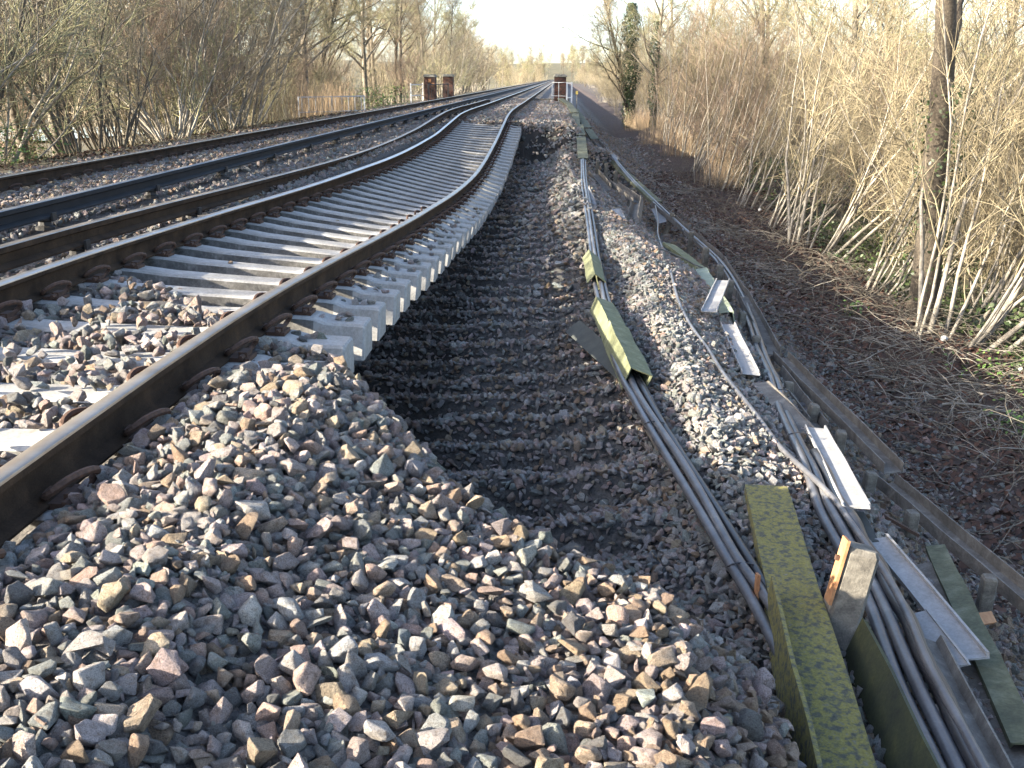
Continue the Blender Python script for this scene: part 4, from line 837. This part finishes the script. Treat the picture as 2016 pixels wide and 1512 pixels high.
# ------------------------------------------------------------------ ground cover
q_ = np.random.RandomState(8)
def strew(n, x0, x1, y0, y1, dens):
    x = q_.uniform(x0, x1, n); y = y0 + (y1 - y0) * q_.rand(n) ** 1.5; k = q_.rand(n) < dens(x, y); return x[k], y[k]
x, y = strew(30000, 2.0, 7.5, 3.0, 40, lambda x, y: sst(2.2, 3.5, x + .5 * noise(x, y, .9)) * (.35 + .65 * (noise(x, y, 1.4) > -.2)))
Nn = np.stack([q_.normal(-.3, .5, len(x)), q_.normal(0, .5, len(x)), np.ones(len(x))], -1); Nn /= np.linalg.norm(Nn, axis=1, keepdims=True)
setp(link('leaf_litter', leaves('leaf_litter', np.stack([x, y, zground(x, y) + q_.uniform(.005, .06, len(x))], -1), Nn, .042, M['litter'], q_)), 'red-brown fallen leaves covering the shaded slope on the right', kind='stuff')
x, y = strew(9000, -14, -8.0, 12, 45, lambda x, y: .6 + .4 * noise(x, y, 1.))
Nn = np.stack([q_.normal(0, .5, len(x)), q_.normal(0, .5, len(x)), np.ones(len(x))], -1); Nn /= np.linalg.norm(Nn, axis=1, keepdims=True)
setp(link('leaf_litter', leaves('leaf_litter', np.stack([x, y, zground(x, y) + q_.uniform(.005, .05, len(x))], -1), Nn, .04, M['litter'], q_)), 'fallen leaves under the shrubs beside the left track', kind='stuff')
n_ = 26000; x = q_.uniform(6.2, 13, n_); y = 12 + 45 * q_.rand(n_) ** 1.3; hgt = (.35 + 1.3 * np.clip(noise(x, y, .55) + .35, 0, 1.2)) * sst(6.0, 8.0, x); k = hgt > .12; x, y, hgt = x[k], y[k], hgt[k]
Nn = q_.normal(0, .6, (len(x), 3)); Nn[:, 2] += .8; Nn[:, 0] -= .3; Nn /= np.linalg.norm(Nn, axis=1, keepdims=True)
setp(link('undergrowth', leaves('undergrowth', np.stack([x, y, zground(x, y) + hgt * q_.rand(len(x)) ** .6], -1), Nn, .055, M['ivy'], q_)), 'dark ivy and bramble undergrowth in the hollow behind the stools', kind='stuff')
# dead sticks and bramble stems
polys = []
for _ in range(900):
    x, y = q_.uniform(3.2, 7.5), 5 + 32 * q_.rand() ** 1.6; a = q_.uniform(0, 6.283); L = q_.uniform(.3, 1.3)
    polys.append(grow(q_, (x, y, zg(x, y) + q_.uniform(.01, .10)), (math.cos(a), math.sin(a), q_.uniform(-.05, .45)), L, 6, .18, (0, 0, -.7), q_.uniform(.003, .009), .0025))
setp(link('dead_sticks', branch_mesh('dead_sticks', polys, 4, M['bark_mid'])), 'tangle of dead sticks and bramble stems on the right slope', kind='stuff')
polys = []
for _ in range(700):
    c = ((5.4, 9.4), (4.6, 12.5), (5.8, 11.5), (5.0, 15), (4.4, 20), (4.2, 26), (3.6, 33))[q_.randint(7)]; x, y = c[0] + q_.normal(0, .6), c[1] + q_.normal(0, .9); a = q_.uniform(0, 6.283); L = q_.uniform(.2, .9)
    polys.append(grow(q_, (x, y, zg(x, y) + q_.uniform(.01, .22)), (math.cos(a), math.sin(a), q_.uniform(-.15, .3)), L, 5, .15, (0, 0, -.4), q_.uniform(.004, .010), .003))
setp(link('brash', branch_mesh('brash', polys, 4, M['bark_pale'])), 'heaps of pale cut brushwood lying on the right slope', kind='stuff')
polys = []
for _ in range(1500):
    x, y = q_.uniform(4.2, 9), 9 + 32 * q_.rand() ** 1.4; a = q_.uniform(0, 6.283); L = q_.uniform(.5, 1.6)
    polys.append(grow(q_, (x, y, zg(x, y)), (.6 * math.cos(a), .6 * math.sin(a), 1), L, 6, .12, (.8 * math.cos(a), .8 * math.sin(a), -1.3), .0055, .003))
setp(link('brambles', branch_mesh('brambles', polys, 3, M['bark_mid'])), 'low arching brambles under the coppice stools on the right', kind='stuff')
for q, (x, y, L, a, lb) in enumerate(((4.55, 11.6, 1.3, .1, 'long pale stick lying across the shaded slope'), (5.2, 9.3, .9, 2.2, 'broken pale branch on the leaf litter near the right edge'), (4.1, 15, .7, 1.2, 'short pale stick on the dark slope below the stools'), (5.6, 10.2, 1.2, -.6, 'crooked branch lying below the nearest coppice stool'))):
    P_, r_ = grow(q_, (x, y, zg(x, y) + .10), (math.cos(a), math.sin(a), .05), L, 7, .10, (0, 0, -.1), .016, .007); V, F = tube_np([(P_, r_)], 6, True); setp(link('fallen_branch', mesh('fallen_branch', V, F, [M['bark_pale']], True)), lb, 'branch')
def blades(rs_, n, rad, H, w):
    a = rs_.uniform(0, 6.283, n); r = rad * rs_.rand(n) ** .75; bx, by = r * np.cos(a), r * np.sin(a); h = H * rs_.uniform(.25, 1.1, n); lx, ly = rs_.normal(0, .2, n) * h, rs_.normal(0, .2, n) * h; t = rs_.uniform(0, 6.283, n); wx, wy = w * np.cos(t), w * np.sin(t)
    Z0 = np.zeros(n) - .05
    V = np.stack([np.stack([bx - wx, by - wy, Z0], -1), np.stack([bx + wx, by + wy, Z0], -1), np.stack([bx + lx * .4 + wx * .8, by + ly * .4 + wy * .8, h * .6], -1), np.stack([bx + lx * .4 - wx * .8, by + ly * .4 - wy * .8, h * .6], -1), np.stack([bx + lx + wx * .2, by + ly + wy * .2, h], -1), np.stack([bx + lx - wx * .2, by + ly - wy * .2, h], -1)], 1).reshape(-1, 3)
    o = np.arange(n)[:, None] * 6; F = np.concatenate([o + np.array([[0, 1, 2, 3]]), o + np.array([[3, 2, 4, 5]])]); return V, F
REED = [quad_mesh('reed_clump', *blades(q_, 230, .95, 1.5, .0045), [M['reed']], smooth=False) for _ in range(2)]
for q in range(20):
    y = pr.uniform(31, 78); x = 4.9 + (y - 30) * .012 + pr.uniform(-.4, 2.2); o = link('reed_clump', REED[q % 2]); o.location = (x, y, zg(x, y)); o.rotation_euler = (0, 0, pr.uniform(0, 6)); s_ = pr.uniform(.7, 1.2); o.scale = (s_, s_, s_); setp(o, 'clump of dry orange reeds at the foot of the right-hand stems', 'reeds', 'reed clumps on the right bank')
for q in range(12):
    y = pr.uniform(38, 60); x = pr.uniform(-12.5, -9.6); o = link('reed_clump', REED[q % 2]); o.location = (x, y, zg(x, y)); o.rotation_euler = (0, 0, pr.uniform(0, 6)); setp(o, 'clump of dry straw-coloured reeds behind the galvanised railing', 'reeds', 'reed clumps on the left')
GR = quad_mesh('grass', *blades(q_, 5200, 1.0, .16, .004), [M['grass']], smooth=False)
V, F = blades(q_, 14000, 1, .22, .005); n6 = len(V) // 6; cx = q_.uniform(-10.6, -8.2, n6); cyy = 13 + 50 * q_.rand(n6) ** 1.4; V = V.reshape(-1, 6, 3); V[:, :, :2] *= .05; V[:, :, 0] += cx[:, None]; V[:, :, 1] += cyy[:, None]; V[:, :, 2] += zground(cx, cyy)[:, None]
setp(link('verge_grass', quad_mesh('verge_grass', V.reshape(-1, 3), F, [M['grass']], smooth=False)), 'rough grass on the verge beside the left track', kind='stuff')
V, F = blades(q_, 16000, 1, .34, .007); n6 = len(V) // 6; cx = q_.uniform(1.6, 6.5, n6); cyy = 36 + 60 * q_.rand(n6) ** 1.3; V = V.reshape(-1, 6, 3); V[:, :, :2] *= .10; V[:, :, 0] += cx[:, None]; V[:, :, 1] += cyy[:, None]; V[:, :, 2] += zground(cx, cyy)[:, None]
setp(link('dry_grass', quad_mesh('dry_grass', V.reshape(-1, 3), F, [M['bark_mid']], smooth=False)), 'withered brown grass on the far part of the right slope', kind='stuff')
# small green plants
def herb(n, rad, h, seed):
    u = np.random.RandomState(seed); P_ = np.stack([u.normal(0, rad, n), u.normal(0, rad, n), u.uniform(.02, h, n)], -1); Nn = u.normal(0, .5, (n, 3)); Nn[:, 2] += 1; Nn /= np.linalg.norm(Nn, axis=1, keepdims=True); return leaves('leaves', P_, Nn, .035, M['leaf_green'], u)
M['white_dull'] = mat('dirty_plastic', [(.3, (.25, .25, .24)), (.7, (.48, .48, .47))], 20, .6, .3)
HB = [herb(60, .13, .22, 1), herb(140, .35, .4, 2), herb(500, .5, .7, 3)]
for x, y, k, lb in ((4.95, 16.9, 0, 'little bright green plant on the dark slope'), (6.0, 13.4, 1, 'sparse green leaves under the nearest stool'), (6.3, 12.2, 1, 'patch of green leaves at the right edge'), (5.2, 11.2, 0, 'small green weed among the sticks'), (-9.9, 17.6, 2, 'leafy green bush at the left edge beside the track'), (-10.3, 19.0, 2, 'second leafy green bush behind the one at the left edge'), (-9.7, 53, 2, 'dark green bush beside the white fence'), (-9.3, 55.5, 2, 'dark green bush between the railing and the white fence')):
    o = link('green_plant', HB[k]); o.location = (x, y, zg(x, y)); s_ = 1.5 if y > 40 else 1.0; o.scale = (s_, s_, s_); o.rotation_euler = (0, 0, x * 3); setp(o, lb, 'plant')
# litter
D_, F_ = icodirs(2); D_ = D_ * (1 + .25 * np.sin(D_ @ np.array([[4, 1, 2], [1, 5, 3], [2, 2, 4]]).T).sum(1, keepdims=True) * .33) * np.array([.055, .045, .045])
for x, y, lb in ((5.75, 14.9, 'crumpled white plastic bag caught below the nearest stool'), (5.9, 30.2, 'scrap of white plastic at the foot of the far stools')):
    o = link('plastic_bag', quad_mesh('plastic_bag', D_, F_, [M['white_dull']], smooth=False)); o.location = (x, y, zg(x, y) + .14); setp(o, lb, 'litter')
